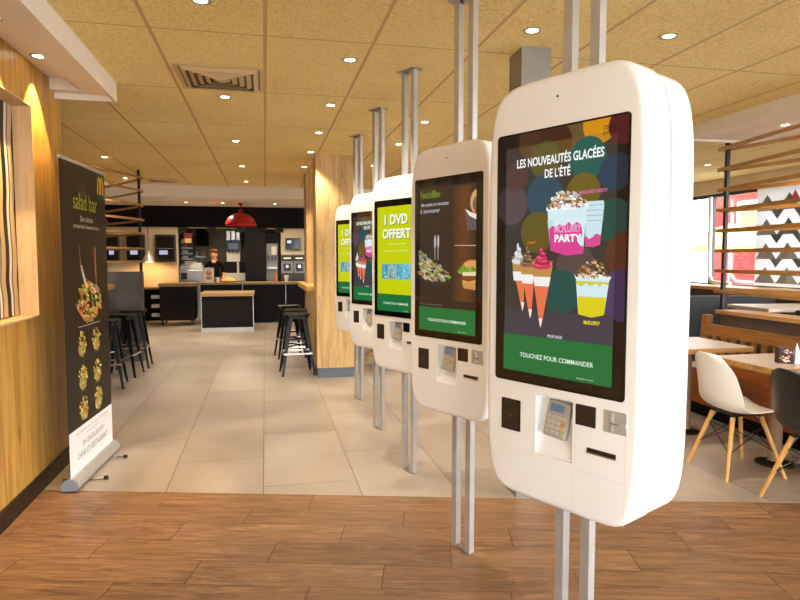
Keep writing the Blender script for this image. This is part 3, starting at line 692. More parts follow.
# ------------------------------------------------------------------ serving area
CT = wood('counter_top_wood', '#a88a58', '#86693c', 'x', .4, 1.5, False)
def block(name, label, cat, x0, x1, y0, y1, z0, z1, m, group=None, bevel=.004):
    o = MB().box(-(x1-x0)/2, (x1-x0)/2, -(y1-y0)/2, (y1-y0)/2, 0, z1-z0).build(name, m, None, bevel=bevel); o.location = ((x0+x1)/2, (y0+y1)/2, z0)
    return tag(o, label, cat, group)
CY = 14.25
c = thing('serving_counter', 'long black serving counter with wooden top at the back of the room', 'counter', (-.3, CY, 0))
MB().box(-1.10, 2.6, .03, .50, .0, .86).build('body', CHAR, c)
MB().box(-1.10, 2.6, .06, .50, .0, .05).build('plinth', STEEL, c)
MB().box(-1.12, 2.6, -.03, .54, .86, .905).build('counter_top', CT, c)
for x in (-.2, .75, 1.35): MB().box(x-.004, x+.004, .024, .031, .06, .86).build('panel_joint', STEEL, c)
# service trolley
p = at(180, 323, 13.95)
c = thing('service_trolley', 'black box trolley on castors with wooden top, left of the island', 'trolley', (-1.86, 14.0, 0))
MB().box(-.35, .35, -.02, .6, .11, .84).build('body', CHAR, c, bevel=.004)
MB().box(-.37, .37, -.05, .62, .84, .91).build('counter_top', CT, c)
for sx in (-.3, .3):
    for y in (.02, .52):
        w = MB().tube([(sx-.012, y, .035), (sx+.012, y, .035)], .035, 14).box(sx-.02, sx+.02, y-.02, y+.03, .06, .11).build('castor', BLACK, c)
# island
c = thing('display_island', 'low black island with wooden top and pale plinth in the aisle', 'island counter', (-.735, 12.62, 0))
MB().box(-.49, .49, 0, .9, .08, .70).build('body', CHAR, c)
MB().box(-.50, .50, -.01, .9, 0, .08).build('plinth', plain('pale_metal_plinth', '#b8b6b4', .4, .4), c)
MB().box(-.5, -.485, -.012, .012, .08, .72).build('edge_trim', ALU, c); MB().box(.485, .5, -.012, .012, .08, .72).build('edge_trim', ALU, c)
MB().box(-.51, .51, -.03, .95, .70, .765).build('counter_top', CT, c)
# cream wall part left of the opening with its two dark ovens, header, tall black panel
struct('wall_serving_left', MB().box(at(107, 250, 15.8).x, at(178, 250, 15.8).x, 15.8, 15.95, 0, 2.47), CREAM)
struct('wall_serving_right', MB().box(at(281, 250, 15.8).x, at(345, 250, 15.8).x, 15.8, 15.95, 0, 2.47), CREAM)
struct('wall_serving_middle', MB().box(at(245, 250, 15.6).x, at(266, 250, 15.6).x, 15.6, 15.95, 0, 2.47), CHAR)
struct('trim_8', MB().box(at(107, 250, 15.8).x, at(345, 250, 15.8).x, 15.72, 15.8, 2.17, 2.47), CREAM)
def unit(name, label, cat, px0, px1, py0, py1, Y, d, m, group=None, floor=False):
    """free-standing box seen between these places of the photo; returns the root and its size"""
    A = at(px0, py1, Y); B = at(px1, py0, Y); r = thing(name, label, cat, ((A.x+B.x)/2, Y, A.z), 0, group)
    w, h = B.x-A.x, B.z-A.z
    MB().box(-w/2, w/2, 0, d, -A.z if floor else 0, h).build('body', m, r, bevel=.006); return r, w, h
for px0, px1, lb in ((155.5, 175, 'dark glass wall oven with lit window in the cream wall, left of the kitchen opening'), (127, 144, 'dark glass wall oven in the cream wall behind the slatted screen'), (107, 118, 'dark wall oven at the far left, seen through the slats')):
    r, w, h = unit('wall_oven', lb, 'oven', px0, px1, 234.5, 262, 15.62, .17, plain('dark_steel', '#3a332c', .35, .5))
    MB().box(-w*.42, w*.42, -.012, .001, h*.52, h*.93).build('upper_window', plain('dark_window', '#1f1a17', .12), r)
    MB().box(-w*.42, w*.42, -.012, .001, h*.08, h*.46).build('lower_window', plain('dark_window', '#1f1a17', .12), r)
    MB().box(-w*.3, w*.12, -.014, -.011, h*.27, h*.42).build('lit_display', emit('oven_light', '#a9a8c8', 1.0), r)
    MB().bar((-w*.4, -.03, h*.49), (w*.4, -.03, h*.49), .015, .015).build('handle', STEEL, r)
# steel kitchen behind the opening
r, w, h = unit('steel_shutter', 'slatted steel shutter at the back of the kitchen behind the worker', 'shutter', 193, 226, 229, 266, 17.94, .05, plain('brown_steel', '#a89478', .5, .2))
for i in range(12): MB().box(-w/2, w/2, -.012, .0, h*(i+.2)/12, h*(i+.75)/12).build('slat', plain('brown_steel', '#a89478', .5, .2), r)
r, w, h = unit('tray_rack', 'tall steel rack with trays left in the kitchen opening', 'rack', 181, 193, 235, 281, 16.8, .4, plain('dark_steel', '#3a332c', .35, .5), None, True)
for i in range(7):
    MB().box(-w*.45, w*.45, -.03, .0, h*(.10+i*.12), h*(.13+i*.12)).build('tray', STEEL, r)
    MB().box(-w*.35, w*.1, -.05, -.03, h*(.13+i*.12), h*(.19+i*.12)).build('tray_content', plain('food_cream', ('#c9b890', '#a8b4b8', '#8f4a30')[i % 3], .6), r)
r, w, h = unit('extractor_hood', 'black extractor hood hanging in the kitchen left of the worker', 'hood', 196, 207, 229, 246, 17.0, .5, DARK)
MB().box(-w*.3, w*.2, 0, .3, h, 2.47-r.location.z).build('duct', DARK, r)
for k_, (px, py) in enumerate(((182, 250), (196, 256))):
    q = at(px, py, 16.6); w_ = unit('steel_shelf', 'steel kitchen wall shelf with containers, %s one behind the counter' % ('left', 'right')[k_], 'shelf', px-1, px+9, py, py+1.6, 17.35, .4, STEEL)
    for c_ in range(4): MB().box(-w_[1]*.42+c_*w_[1]*.24, -w_[1]*.24+c_*w_[1]*.24, .02, .2, w_[2], w_[2]+.12+.05*(c_ % 2)).build('container', plain('container_mix', ('#c9c4b8', '#a8562c', '#8a9298', '#d8b060')[c_], .5), w_[0])
    MB().box(-.02, .02, .38, .41, -.3, 0).build('bracket', STEEL, w_[0])
r, w, h = unit('menu_box', 'red and yellow lit box above the tray rack', 'sign', 184, 192, 233, 244, 16.2, .12, RED)
MB().box(-w*.4, w*.4, -.006, 0, h*.12, h*.5).build('sign_face', emit('sign_yellow', '#c9a860', .9), r)
r, w, h = unit('fry_station', 'steel fry station under the rack at the kitchen opening', 'fryer', 180, 204, 266, 281, 16.1, .5, STEEL, None, True)
MB().box(-w*.45, w*.45, -.01, 0, h*.1, h*.55).build('door_panel', plain('dark_steel', '#3a332c', .35, .5), r)
MB().box(-w*.3, w*.2, .05, .4, h, h+.12).build('hood', STEEL, r)
r, w, h = unit('prep_table', 'steel prep table under the white papers left of the worker', 'table', 187, 206, 270.2, 281, 15.5, .4, STEEL, None, True)
r, w, h = unit('paper_stack', 'white papers and bags piled left of the worker', 'papers', 190, 202, 265, 270, 15.5, .25, plain('white_paper', '#d8d4cc', .7))
MB().box(-w*.3, w*.4, .02, .2, h, h+.05).build('top_bag', plain('white_paper', '#d8d4cc', .7), r)
for k_, (a0, a1) in enumerate(((178.5, 186.5), (207, 216), (235, 243.5), (276, 283.5))):
    r, w, h = unit('order_monitor', ('black monitor hanging above the tray rack, leftmost of four', 'black monitor hanging above the shutter behind the worker', 'black monitor hanging above the drinks machine', 'black monitor hanging above the coffee corner on the right')[k_], 'monitor', a0, a1, 226.5, 232.5, 15.2, .08, BLACK, 'monitors hanging over the counter')
    MB().box(-w*.44, w*.44, -.004, 0, h*.1, h*.9).build('screen', plain('dark_window', '#1f1a17', .12), r)
    MB().bar((0, .04, h), (0, .04, 2.47-r.location.z), .02, .02).build('hanger', BLACK, r)
r, w, h = unit('drinks_machine', 'black and white drinks machine right of the worker', 'drinks machine', 225.5, 241, 240, 262, 15.9, .4, BLACK)
MB().box(-w*.42, w*.42, -.03, 0, h*.02, h*.46).build('white_front', plain('cream_front', '#d8d0bc', .5), r)
MB().box(-w*.30, w*.30, -.012, 0, h*.58, h*.85).build('lit_display', emit('drink_display', '#4a5058', .7), r)
for x in (-.25, 0, .25): MB().box(w*x-.02, w*x+.02, -.10, -.03, h*.42, h*.55).build('tap', BLACK, r)
for x in (-.3, 0, .3): MB().box(w*x-.04, w*x+.04, .05, .15, h, h+.22).build('cup_tube', STEEL, r)
r, w, h = unit('cold_cabinet', 'dark cabinet with white shelf below the drinks machine', 'cabinet', 224, 245, 262, 281, 15.9, .4, CHAR, None, True)
MB().box(-w*.5, w*.5, -.02, 0, h*.0, h*.42).build('shelf_front', plain('cream_front', '#d8d0bc', .5), r)
MB().box(w*.12, w*.22, -.02, 0, h*.42, h).build('divider', plain('cream_front', '#d8d0bc', .5), r)
r, w, h = unit('juice_dispenser', 'tall steel dispenser with dark top in the coffee corner', 'dispenser', 266.5, 277.5, 233, 281, 15.75, .3, plain('grey_steel_paint', '#857f76', .4, .3), None, True)
MB().box(-w*.5, w*.5, -.02, 0, h*.78, h).build('dark_header', CHAR, r); MB().box(-w*.05, w*.4, -.02, 0, h*.55, h*.72).build('white_label', plain('cream_front', '#d8d0bc', .5), r)
for x in (-.3, 0, .3): MB().box(w*x-.015, w*x+.015, -.09, 0, h*.43, h*.53).build('nozzle', BLACK, r)
MB().box(-w*.4, w*.4, -.12, 0, h*.26, h*.29).build('drip_tray', STEEL, r)
r, w, h = unit('wall_monitor', 'black screen on the cream wall above the coffee machines', 'monitor', 285.5, 300.5, 238, 249.5, 15.7, .07, BLACK)
MB().box(-w*.45, w*.45, -.004, 0, h*.08, h*.92).build('screen', plain('dark_window', '#1f1a17', .12), r)
MB().box(-w*.38, -w*.12, -.006, -.003, h*.55, h*.78).build('lit_label', emit('white_label_light', '#d8d8e0', .9), r)
for k_, (a0, a1) in enumerate(((281.5, 293), (293.6, 305))):
    r, w, h = unit('coffee_machine', 'steel and black coffee machine, %s of the pair under the wall screen' % ('left', 'right')[k_], 'coffee machine', a0, a1, 254.5, 281, 15.55, .23, plain('grey_steel_paint', '#857f76', .4, .3), 'coffee machines', True)
    MB().box(-w*.48, w*.48, -.03, 0, h*.76, h*.97).build('control_panel', BLACK, r)
    MB().box(-w*.3, w*.3, -.015, 0, h*.38, h*.66).build('brew_opening', BLACK, r)
    MB().box(-w*.1, w*.1, -.06, 0, h*.5, h*.6).build('spout', CHROME, r)
    MB().box(-w*.48, w*.48, -.03, 0, h*.0, h*.30).build('lower_panel', plain('dark_steel', '#3a332c', .35, .5), r)
    MB().box(-w*.3, w*.3, -.035, -.03, h*.84, h*.88).build('lit_strip', emit('warm_strip', '#ffcf90', 1.6), r)
def counter_item(name, label, cat, px, py, prof, m, Y=14.6):
    q = at(px, py, Y); o = MB().lathe(prof, n=14).build(name, m); o.location = (q.x, Y, .905); return tag(o, label, cat)
counter_item('sauce_bottle', 'orange bottle standing on the counter in the coffee corner', 'bottle', 276, 281, [(.035, 0), (.045, .05), (.04, .12), (.015, .17), (.012, .21), (.002, .215)], plain('orange_plastic', '#c8641a', .4))
counter_item('paper_cup', 'white paper cup on the counter left of the coffee machines', 'cup', 286.5, 281, [(.035, 0), (.05, .13), (.052, .14), (.045, .145), (.002, .145)], plain('white_paper', '#d8d4cc', .7))
counter_item('tumbler', 'small white tumbler on the counter before the worker', 'cup', 217.5, 281, [(.03, 0), (.045, .11), (.04, .112), (.002, .112)], plain('white_paper', '#d8d4cc', .7), 14.45)
q = at(229, 281, 14.5); o = MB().lathe([(.12, 0), (.17, .03), (.15, .06), (.09, .10), (.03, .12), (.002, .12)], n=18).build('pastry_tray', plain('yellow_pastry', '#c9a14a', .6)); o.location = (q.x, 14.5, .905); tag(o, 'yellow mound of pastries on the counter right of the worker', 'food')
q = at(209, 281, 14.4); r = thing('counter_poster', 'small upright picture card on the counter before the worker', 'sign', (q.x, 14.4, .905))
MB().box(-.11, .11, -.008, .008, 0, .33).build('card', plain('cream_front', '#d8d0bc', .5), r)
a = Art(-.009, pr, .0003); a.p(disc(0, .21, .06, 16), '#c97a5a'); a.p(disc(0, .10, .07, 16, .04), '#9a8a80'); a.p(disc(.01, .26, .03, 10), '#e0b0a0'); a.done('picture', r)
# black shelf with white boxes, left of the trolley
r, w, h = unit('low_shelf', 'low black open shelf left of the trolley', 'shelf', 143, 161.5, 289, 321, 14.6, .4, DARK)
for i, z in enumerate((.42, .62, .80)):
    o = MB().box(-.10, .12, -.10, .10, 0, .075).build('white_box', plain('white_paper', '#d8d4cc', .7), None, bevel=.004); q = at(158, 300, 14.5)
    o.location = (q.x-.02, 14.47, (.18, .38, .58)[i]-.02); tag(o, 'white box on the low black shelf, %s of three' % ('lowest', 'middle', 'topmost')[i], 'box')
    MB().box(-w*.5, w*.5, -.22, 0, (.18, .38, .58)[i]-.02-.012-r.location.z, (.18, .38, .58)[i]-.02-r.location.z).build('shelf_board', DARK, r)
MB().box(-w*.5, w*.5, -.16, .4, h, h+.04).build('shelf_top', OAKX, r)
lt = thing('heat_lamp', 'small hanging lamp with pale shade over the low shelf', 'lamp', (at(148.5, 262, 15.3).x, 15.3, 0))
MB().lathe([(.14, 1.36), (.13, 1.41), (.05, 1.56), (.03, 1.60), (.01, 1.61)], n=20).build('lamp_shade', plain('pale_shade', '#d8cdb8', .3, .5), lt)
MB().tube([(0, 0, 1.6), (0, 0, 2.47)], .008, 8).build('cord', BLACK, lt)
MB().lathe([(.10, 1.352), (.10, 1.358)], n=16).build('lamp_face', emit('warm_bulb', '#ffc070', 10), lt)
spot((lt.location.x, 15.3, 1.33), 22, 150, .5, (1, .5, .15), .04, (R(25), 0, 0))
spot((lt.location.x-.1, 15.3, 1.7), 5, 140, .5, (1, .6, .25), .04) if False else None

# ------------------------------------------------------------------ counter worker
def worker():
    q = at(214.5, 280, 15.03); root = thing('person', 'woman in a black short-sleeved shirt standing behind the counter, hands on it', 'person', (q.x, 15.03, 0))
    root.scale = (.95, .95, .955)
    J = {'pel': (0, 0, .93), 'wst': (0, -.01, 1.08), 'chs': (0, 0, 1.27), 'nk0': (0, 0, 1.41), 'nk1': (0, -.01, 1.49), 'hd0': (0, -.02, 1.565), 'hd1': (0, -.015, 1.65)}
    for s, n in ((-1, 'l'), (1, 'r')):
        J['sh'+n] = (s*.165, .0, 1.375); J['el'+n] = (s*.235, -.05, 1.12); J['wr'+n] = (s*.22, -.27, 1.045); J['ha'+n] = (s*.20, -.33, 1.01)
        J['hp'+n] = (s*.09, 0, .88); J['kn'+n] = (s*.10, -.01, .49); J['an'+n] = (s*.10, .02, .09); J['to'+n] = (s*.11, -.12, .035)
    E_ = [('pel', 'wst'), ('wst', 'chs'), ('chs', 'nk0'), ('nk0', 'nk1'), ('nk1', 'hd0'), ('hd0', 'hd1')]
    for n in 'lr': E_ += [('nk0', 'sh'+n), ('sh'+n, 'el'+n), ('el'+n, 'wr'+n), ('wr'+n, 'ha'+n), ('pel', 'hp'+n), ('hp'+n, 'kn'+n), ('kn'+n, 'an'+n), ('an'+n, 'to'+n)]
    Rd = {'pel': .135, 'wst': .12, 'chs': .135, 'nk0': .07, 'nk1': .05, 'hd0': .078, 'hd1': .085, 'sh': .062, 'el': .042, 'wr': .028, 'ha': .030, 'hp': .085, 'kn': .055, 'an': .04, 'to': .035}
    ks = list(J); me = bpy.data.meshes.new('body'); me.from_pydata([J[k] for k in ks], [(ks.index(a), ks.index(b)) for a, b in E_], [])
    o = bpy.data.objects.new('body', me); COL.objects.link(o)
    o.modifiers.new('sk', 'SKIN'); su = o.modifiers.new('ss', 'SUBSURF'); su.levels = su.render_levels = 2
    for i, k in enumerate(ks):
        r_ = Rd.get(k, Rd.get(k[:2], .05)); me.skin_vertices[0].data[i].radius = (r_, r_*(.78 if k in ('pel', 'wst', 'chs') else 1)); me.skin_vertices[0].data[i].use_root = k == 'pel'
    nm = bpy.data.meshes.new_from_object(o.evaluated_get(bpy.context.evaluated_depsgraph_get())); o.modifiers.clear(); o.data = nm
    skin = plain('skin', '#c08560', .55); shirt = plain('black_shirt', '#0c0a09', .9, 0, .1); trous = plain('black_trousers', '#100e0d', .8)
    nm.materials.clear()
    for m_ in (skin, shirt, trous): nm.materials.append(m_)
    for p in nm.polygons:
        c_ = p.center; p.use_smooth = True
        arm = abs(c_.x) > .17 and c_.z < 1.2
        p.material_index = 0
        if c_.z < .9 and not (arm and c_.y < -.1): p.material_index = 2
        elif c_.z < (1.455 if abs(c_.x) > .055 or c_.y > 0 else 1.41) and not (abs(c_.x) > .185 and (c_.z < 1.17 or c_.y < -.09)): p.material_index = 1
    o.parent = root
    # hands: four fingers and a thumb each
    for s in (-1, 1):
        h = MB()
        for i in range(4):
            x = s*.20+(i-1.5)*.019; L = (.055, .065, .06, .045)[i if s > 0 else 3-i]
            h.tube([(x, -.335, 1.008), (x*1.0, -.335-L*.55, .998), (x, -.335-L, .972)], .0085, 8, r2=.007)
        h.tube([(s*.175, -.31, 1.006), (s*.150, -.345, .990), (s*.15, -.375, .974)], .010, 8, r2=.008)
        h.build('fingers', skin, root)
    f = MB()
    f.lathe([(.002, -.0), (.012, .006), (.014, .02), (.006, .045), (.002, .05)], (0, -.105, 1.565), 10)
    f.build('nose', skin, root)
    m = MB()
    for s in (-1, 1): m.lathe([(.001, -.006), (.010, 0), (.001, .006)], (s*.030, -.092, 1.617), 10)
    m.build('eyes', plain('dark_eye', '#1a120e', .3), root)
    MB().box(-.022, .022, -.100, -.092, 1.541, 1.548).build('mouth', plain('lips', '#8f4438', .5), root)
    for s in (-1, 1): MB().lathe([(.002, -.028), (.014, -.015), (.016, .012), (.002, .028)], (s*.083, -.005, 1.60), 10).build('ear', skin, root)
    hr = MB(); n = 20
    for_r = []
    for i in range(9):
        t = i/8*math.pi*.60; z = 1.625+.105*math.cos(t); rr = .100*math.sin(t)+.001
        for_r.append([(rr*math.cos(2*math.pi*j/n), .012+rr*1.08*math.sin(2*math.pi*j/n), z + (.07 if (i > 4 and math.sin(2*math.pi*j/n) < -.2) else 0)) for j in range(n)])
    vs = [(v[0], v[1], max(v[2], 1.672) if v[1] < -.045 else v[2]) for r_ in for_r for v in r_]; hr.add(vs, [(i*n+j, i*n+(j+1) % n, (i+1)*n+(j+1) % n, (i+1)*n+j) for i in range(8) for j in range(n)]+[tuple(range(n))], 0, True)
    hr.lathe([(.03, 1.47), (.075, 1.49), (.090, 1.54), (.098, 1.60), (.096, 1.66), (.07, 1.70), (.02, 1.72)], (0, .038, 0), 20, cap=True)
    hr.build('hair', plain('auburn_hair', '#6d3a1e', .6), root)
worker()

# ------------------------------------------------------------------ bar stools
def make_stool(label, loc, rz, group):
    s = thing('bar_stool', label, 'bar stool', loc, rz, group)
    m = MB(); p0 = rrect(-.155, .155, -.155, .155, .05, 6)
    m.zprism([(x, y) for x, y in p0], .735, .76); m.build('seat', BLACKMETAL, s, bevel=.008)
    MB().zprism(rrect(-.135, .135, -.135, .135, .04, 5), .70, .736).build('seat_skirt', BLACKMETAL, s)
    for sx in (-1, 1):
        for sy in (-1, 1):
            l = MB()
            a = Vector((sx*.115, sy*.115, .735)); b_ = Vector((sx*.205, sy*.205, .0)); n1 = Vector((sx, -sy, 0)).normalized()
            # folded sheet leg: two wings meeting at the outer corner, tapering to the foot
            for side in (Vector((-sx, 0, 0)), Vector((0, -sy, 0))):
                w0, w1, th = .062, .022, .003; t_ = Vector((0, -sy, 0)) if side.x else Vector((-sx, 0, 0))
                v_ = [a, a+side*w0, b_+side*w1, b_, a+t_*th, a+side*w0+t_*th, b_+side*w1+t_*th, b_+t_*th]
                l.add(v_, [(0,1,2,3),(7,6,5,4),(0,4,5,1),(1,5,6,2),(2,6,7,3),(3,7,4,0)])
            lg = l.build('leg', BLACKMETAL, s)
            MB().tube([b_+Vector((-sx*.009, -sy*.009, 0)), b_+Vector((-sx*.009, -sy*.009, .018))], .013, 10).build('foot_pad', BLACK, lg)
    q = .172; z = .27
    f = MB()
    for a_, b_ in (((-q, -q), (q, -q)), ((q, -q), (q, q)), ((q, q), (-q, q)), ((-q, q), (-q, -q))): f.bar((a_[0], a_[1], z), (b_[0], b_[1], z), .012, .022)
    f.build('footrest', CHROME, s)
    f = MB(); q = .158; f.bar((-q, -q, .36), (q, q, .36), .01, .014); f.bar((-q, q, .372), (q, -q, .372), .01, .014); f.build('cross_brace', BLACKMETAL, s)
    return s
G = 'black metal bar stools'
st = make_stool('black metal bar stool at the left counter, farthest, beside the grey panel', (-1.72, 8.78, 0), R(3), G)
dup(st, (-1.74, 8.16, 0), R(-4), 'black metal bar stool at the left counter, middle one')
dup(st, (-1.77, 7.48, 0), R(5), 'black metal bar stool at the left counter, nearest visible beside the banner')
dup(st, (.375, 7.84, 0), R(4), 'black metal bar stool beside the oak pillar, nearest of the right group')
dup(st, (.40, 8.45, 0), R(-5), 'black metal bar stool beside the oak pillar, second of the right group')
dup(st, (.34, 9.2, 0), R(8), 'black metal bar stool of the right group, farthest from the camera')

# high counters for the stools
o = MB().zprism([(.51, 7.98), (1.05, 7.98), (1.05, 8.99), (.58, 8.99), (.58, 9.7), (.49, 9.7)], 1.02, 1.09).build('bar_counter', wood('bright_oak_top', '#d9a860', '#bf8c44', 'y', .4, 1.5, False), None, bevel=.004)
tag(o, 'wooden high counter ledge against the oak pillars above the right stools', 'counter')
c = thing('high_counter', 'wooden high counter left of the aisle ending at the grey panel', 'counter', (-2.4, 8.2, 0))
MB().zprism([(-.7, -1.9), (.40, -1.9), (.40, .85), (.36, .95), (-.7, .98)], 1.03, 1.09).build('counter_top', OAKY, c, bevel=.006)
MB().box(-.5, .15, -1.7, .9, 0, 1.03).build('body', GREYSLATE, c)
block('grey_partition', 'grey slate-like partition panel behind the left stools', 'partition', -2.62, -1.68, 9.24, 9.34, 0, 1.26, GREYSLATE)

# ------------------------------------------------------------------ slatted screens
def slat_screen(label, post, levels, front, back, top, z0, mat, th=.034):
    s = thing('slatted_screen', label, 'screen', (post[0], post[1], 0))
    MB().box(-.017, .017, -.017, .017, z0, top).build('post', plain('dark_post', '#2c2824', .4, .4), s)
    for z in levels:
        for pts in (front, back):
            m = MB(); P = [(x-post[0], y-post[1]) for x, y in pts]
            for (x0, y0), (x1, y1) in zip(P, P[1:]): m.bar((x0, y0, z), (x1, y1, z), .02, th)
            m.build('slat', mat, s)
    return s
def arc(a, b, bulge, n=7):
    a, b = Vector(a), Vector(b); d = b-a; nrm = Vector((-d.y, d.x))
    return [tuple(a+d*i/n+nrm*bulge*4*(i/n)*(1-i/n)) for i in range(n+1)]
slat_screen('tall screen of wooden slats on a dark post above the bench', (4.45, 5.34), [2.52, 2.32, 2.12, 1.92, 1.72, 1.52, 1.32, 1.12],
            arc((4.425, 5.43), (4.15, 3.2), -.015), arc((4.475, 5.43), (4.86, 3.4), .02), 2.66, .945, OAKY)
slat_screen('screen of wooden slats on a dark post above the left stools', (-1.70, 9.28), [2.56, 2.38, 2.18, 1.98, 1.79, 1.58, 1.40],
            arc((-1.66, 9.22), (-2.35, 7.5), .02), arc((-1.66, 9.34), (-2.75, 11.0), -.02), 2.67, 1.26, wood('pale_slat', '#b08a54', '#8f6c3c', 'y', .5, 1.2, False), .028)

# ------------------------------------------------------------------ dining area
def make_shell_chair(label, loc, rz, m_shell, name='shell_chair', group='shell chairs with beech legs'):
    c = thing(name, label, 'chair', loc, rz, group)
    prof = [(.235, .418, .205), (.20, .432, .222), (.12, .430, .232), (.02, .422, .236), (-.08, .422, .236), (-.145, .440, .234), (-.185, .485, .228), (-.205, .55, .222), (-.222, .63, .212), (-.240, .71, .198), (-.255, .775, .172), (-.263, .812, .130), (-.265, .825, .075)]
    n = 14; vs = []
    for i, (x, z, w) in enumerate(prof):
        f = min(1, max(0, (i-3)/4))
        for j in range(n+1):
            u = -1+2*j/n; c4 = abs(u)**2.6
            vs.append((x+f*c4*.075*(1 if i < 10 else .6), u*w, z+(1-f)*c4*.035+(.0 if i else -.0)+(f*c4*.02 if i < 8 else -c4*.012)))
    m = MB(); k = len(prof); m.add(vs, [(i*(n+1)+j, i*(n+1)+j+1, (i+1)*(n+1)+j+1, (i+1)*(n+1)+j) for i in range(k-1) for j in range(n)], 0, True)
    o = m.build('seat_shell', m_shell, c, True); sd = o.modifiers.new('s', 'SOLIDIFY'); sd.thickness = .007; sd.offset = 0
    su = o.modifiers.new('ss', 'SUBSURF'); su.levels = su.render_levels = 2
    for sx in (-1, 1):
        for sy in (-1, 1):
            a = (sx*.105, sy*.10, .395); b_ = (sx*.215, sy*.205, 0)
            l = MB().tube([a, b_], .0165, 12, r2=.0105).build('leg', BEECH, c)
            MB().bar((sx*.075, sy*.085, .415), (sx*.112, sy*.106, .35), .012, .02).build('bracket', BLACK, l)
    w = MB(); hi, lo = .33, .17
    P = lambda sx, sy, z: (sx*(.105+.11*(.395-z)/.395), sy*(.10+.105*(.395-z)/.395), z)
    for a, b_ in (((-1,-1),(1,-1)), ((1,-1),(1,1)), ((1,1),(-1,1)), ((-1,1),(-1,-1))):
        w.tube([P(*a, hi), P(*b_, lo)], .0035, 6); w.tube([P(*a, lo), P(*b_, hi)], .0035, 6)
    w.build('wire_brace', BLACK, c)
    MB().box(-.09, .09, -.10, -.08, .40, .415).box(-.09, .09, .08, .10, .40, .415).box(-.1, -.08, -.1, .1, .40, .415).box(.08, .1, -.1, .1, .4, .415).build('mount_frame', BLACK, c)
    return c
WS = plain('white_shell_plastic', '#e9e4da', .35, var=.02); BS = plain('black_shell_plastic', '#121213', .38, var=.05)
wc = make_shell_chair('white shell chair with beech legs at the table beside the nearest kiosk', (3.12, 3.575, 0), R(-3), WS)
bc = make_shell_chair('black shell chair with beech legs cut by the right photo edge', (3.13, 2.92, 0), R(-4), BS)
dup(bc, (3.02, 4.52, 0), R(6), 'black shell chair mostly hidden behind the nearest kiosk, one beech leg showing')
dup(bc, (1.55, 8.1, 0), R(100), 'black shell chair seen between kiosk posts right of the oak pillar')
dup(bc, (1.35, 9.2, 0), R(80), 'black shell chair farther back behind the kiosks, seen between posts')

def make_table(label, x0, x1, y0, y1, bx, by, leg='leg'):
    cx, cy = (x0+x1)/2, (y0+y1)/2
    t = thing('dining_table', label, 'table', (cx, cy, 0), 0, 'dining tables along the bench')
    MB().box(x0-cx, x1-cx, y0-cy, y1-cy, .70, .738).build('edge_band', OAKX, t, bevel=.003)
    MB().box(x0-cx+.004, x1-cx-.004, y0-cy+.004, y1-cy-.004, .737, .741).build('tabletop', TABTOP, t)
    MB().tube([(bx-cx, by-cy, .02), (bx-cx, by-cy, .70)], .045, 16).build('leg', wood('grey_brown_leg', '#9c7c5c', '#7a5c40', 'z', .5, 2, False), t)
    MB().lathe([(.125, 0), (.125, .008), (.05, .02), (.04, .03)], (bx-cx, by-cy, 0), 30).build('base_disc', BLACKMETAL, t)
    return t
make_table('dining table with grey top beside the white shell chair, holding a menu stand', 3.17, 3.85, 3.31, 3.90, 3.50, 3.64)
make_table('dining table with grey top partly hidden behind the nearest kiosk', 3.10, 3.80, 4.20, 4.86, 3.42, 4.50)
make_table('dining table nearest the camera on the right, at the black chair', 3.20, 3.88, 2.66, 3.24, 3.54, 2.95)
# menu stand
r = thing('menu_stand', 'small table stand with dark red pictures and white tent card', 'menu stand', (3.43, 3.52, .741), R(-20))
MB().box(-.045, .045, -.03, .04, 0, .105).build('picture_block', plain('dark_print', '#2b1416', .4), r, bevel=.003)
rr_ = random.Random(4); a = Art(-.0305, pr, .0001); a.p([(-.042, .004), (.042, .004), (.042, .1), (-.042, .1)], '#3a1518')
blobs(a, 26, -.035, .035, .012, .09, ['#a8202c', '#d89a9a', '#e0c0b8', '#7a1820', '#6d8428', '#c8b060'], (.006, .015), rr_); a.done('picture', r)
m = MB(); m.add([(.052, -.035, 0), (.105, -.035, 0), (.079, 0, .14), (.052, .035, 0), (.105, .035, 0)], [(0, 1, 2), (3, 2, 4), (0, 2, 3), (1, 4, 2), (0, 3, 4, 1)]); m.build('tent_card', plain('white_card', '#e8e6e4', .5), r)
# bench
b = thing('slatted_bench', 'long wooden bench with slatted back facing the dining tables', 'bench', (4.0, 3.6, 0))
MB().box(-.16, .24, -2.0, 1.62, .40, .45).build('seat', BENCHO, b, bevel=.004)
MB().box(-.15, -.12, -2.0, 1.62, .13, .40).build('front_board', BENCHO, b)
MB().box(-.08, .22, -1.95, 1.58, .0, .13).build('plinth', DARK, b)
MB().bar((.20, -2.0, .76), (.20, 1.62, .76), .11, .03, up=(1, 0, 0)).build('top_rail', BENCHW, b)
MB().bar((.17, -2.0, .48), (.17, 1.62, .48), .06, .03, up=(1, 0, 0)).build('lower_rail', BENCHW, b)
for i in range(29):
    y = 1.52-i*.122; MB().bar((.17, y, .48), (.20, y, .72), .052, .02, up=(1, 0, 0)).build('back_slat', BENCHW, b)
MB().bar((.17, 1.66, .0), (.22, 1.66, .90), .07, .07, up=(0, 1, 0)).build('end_post', BENCHW, b)
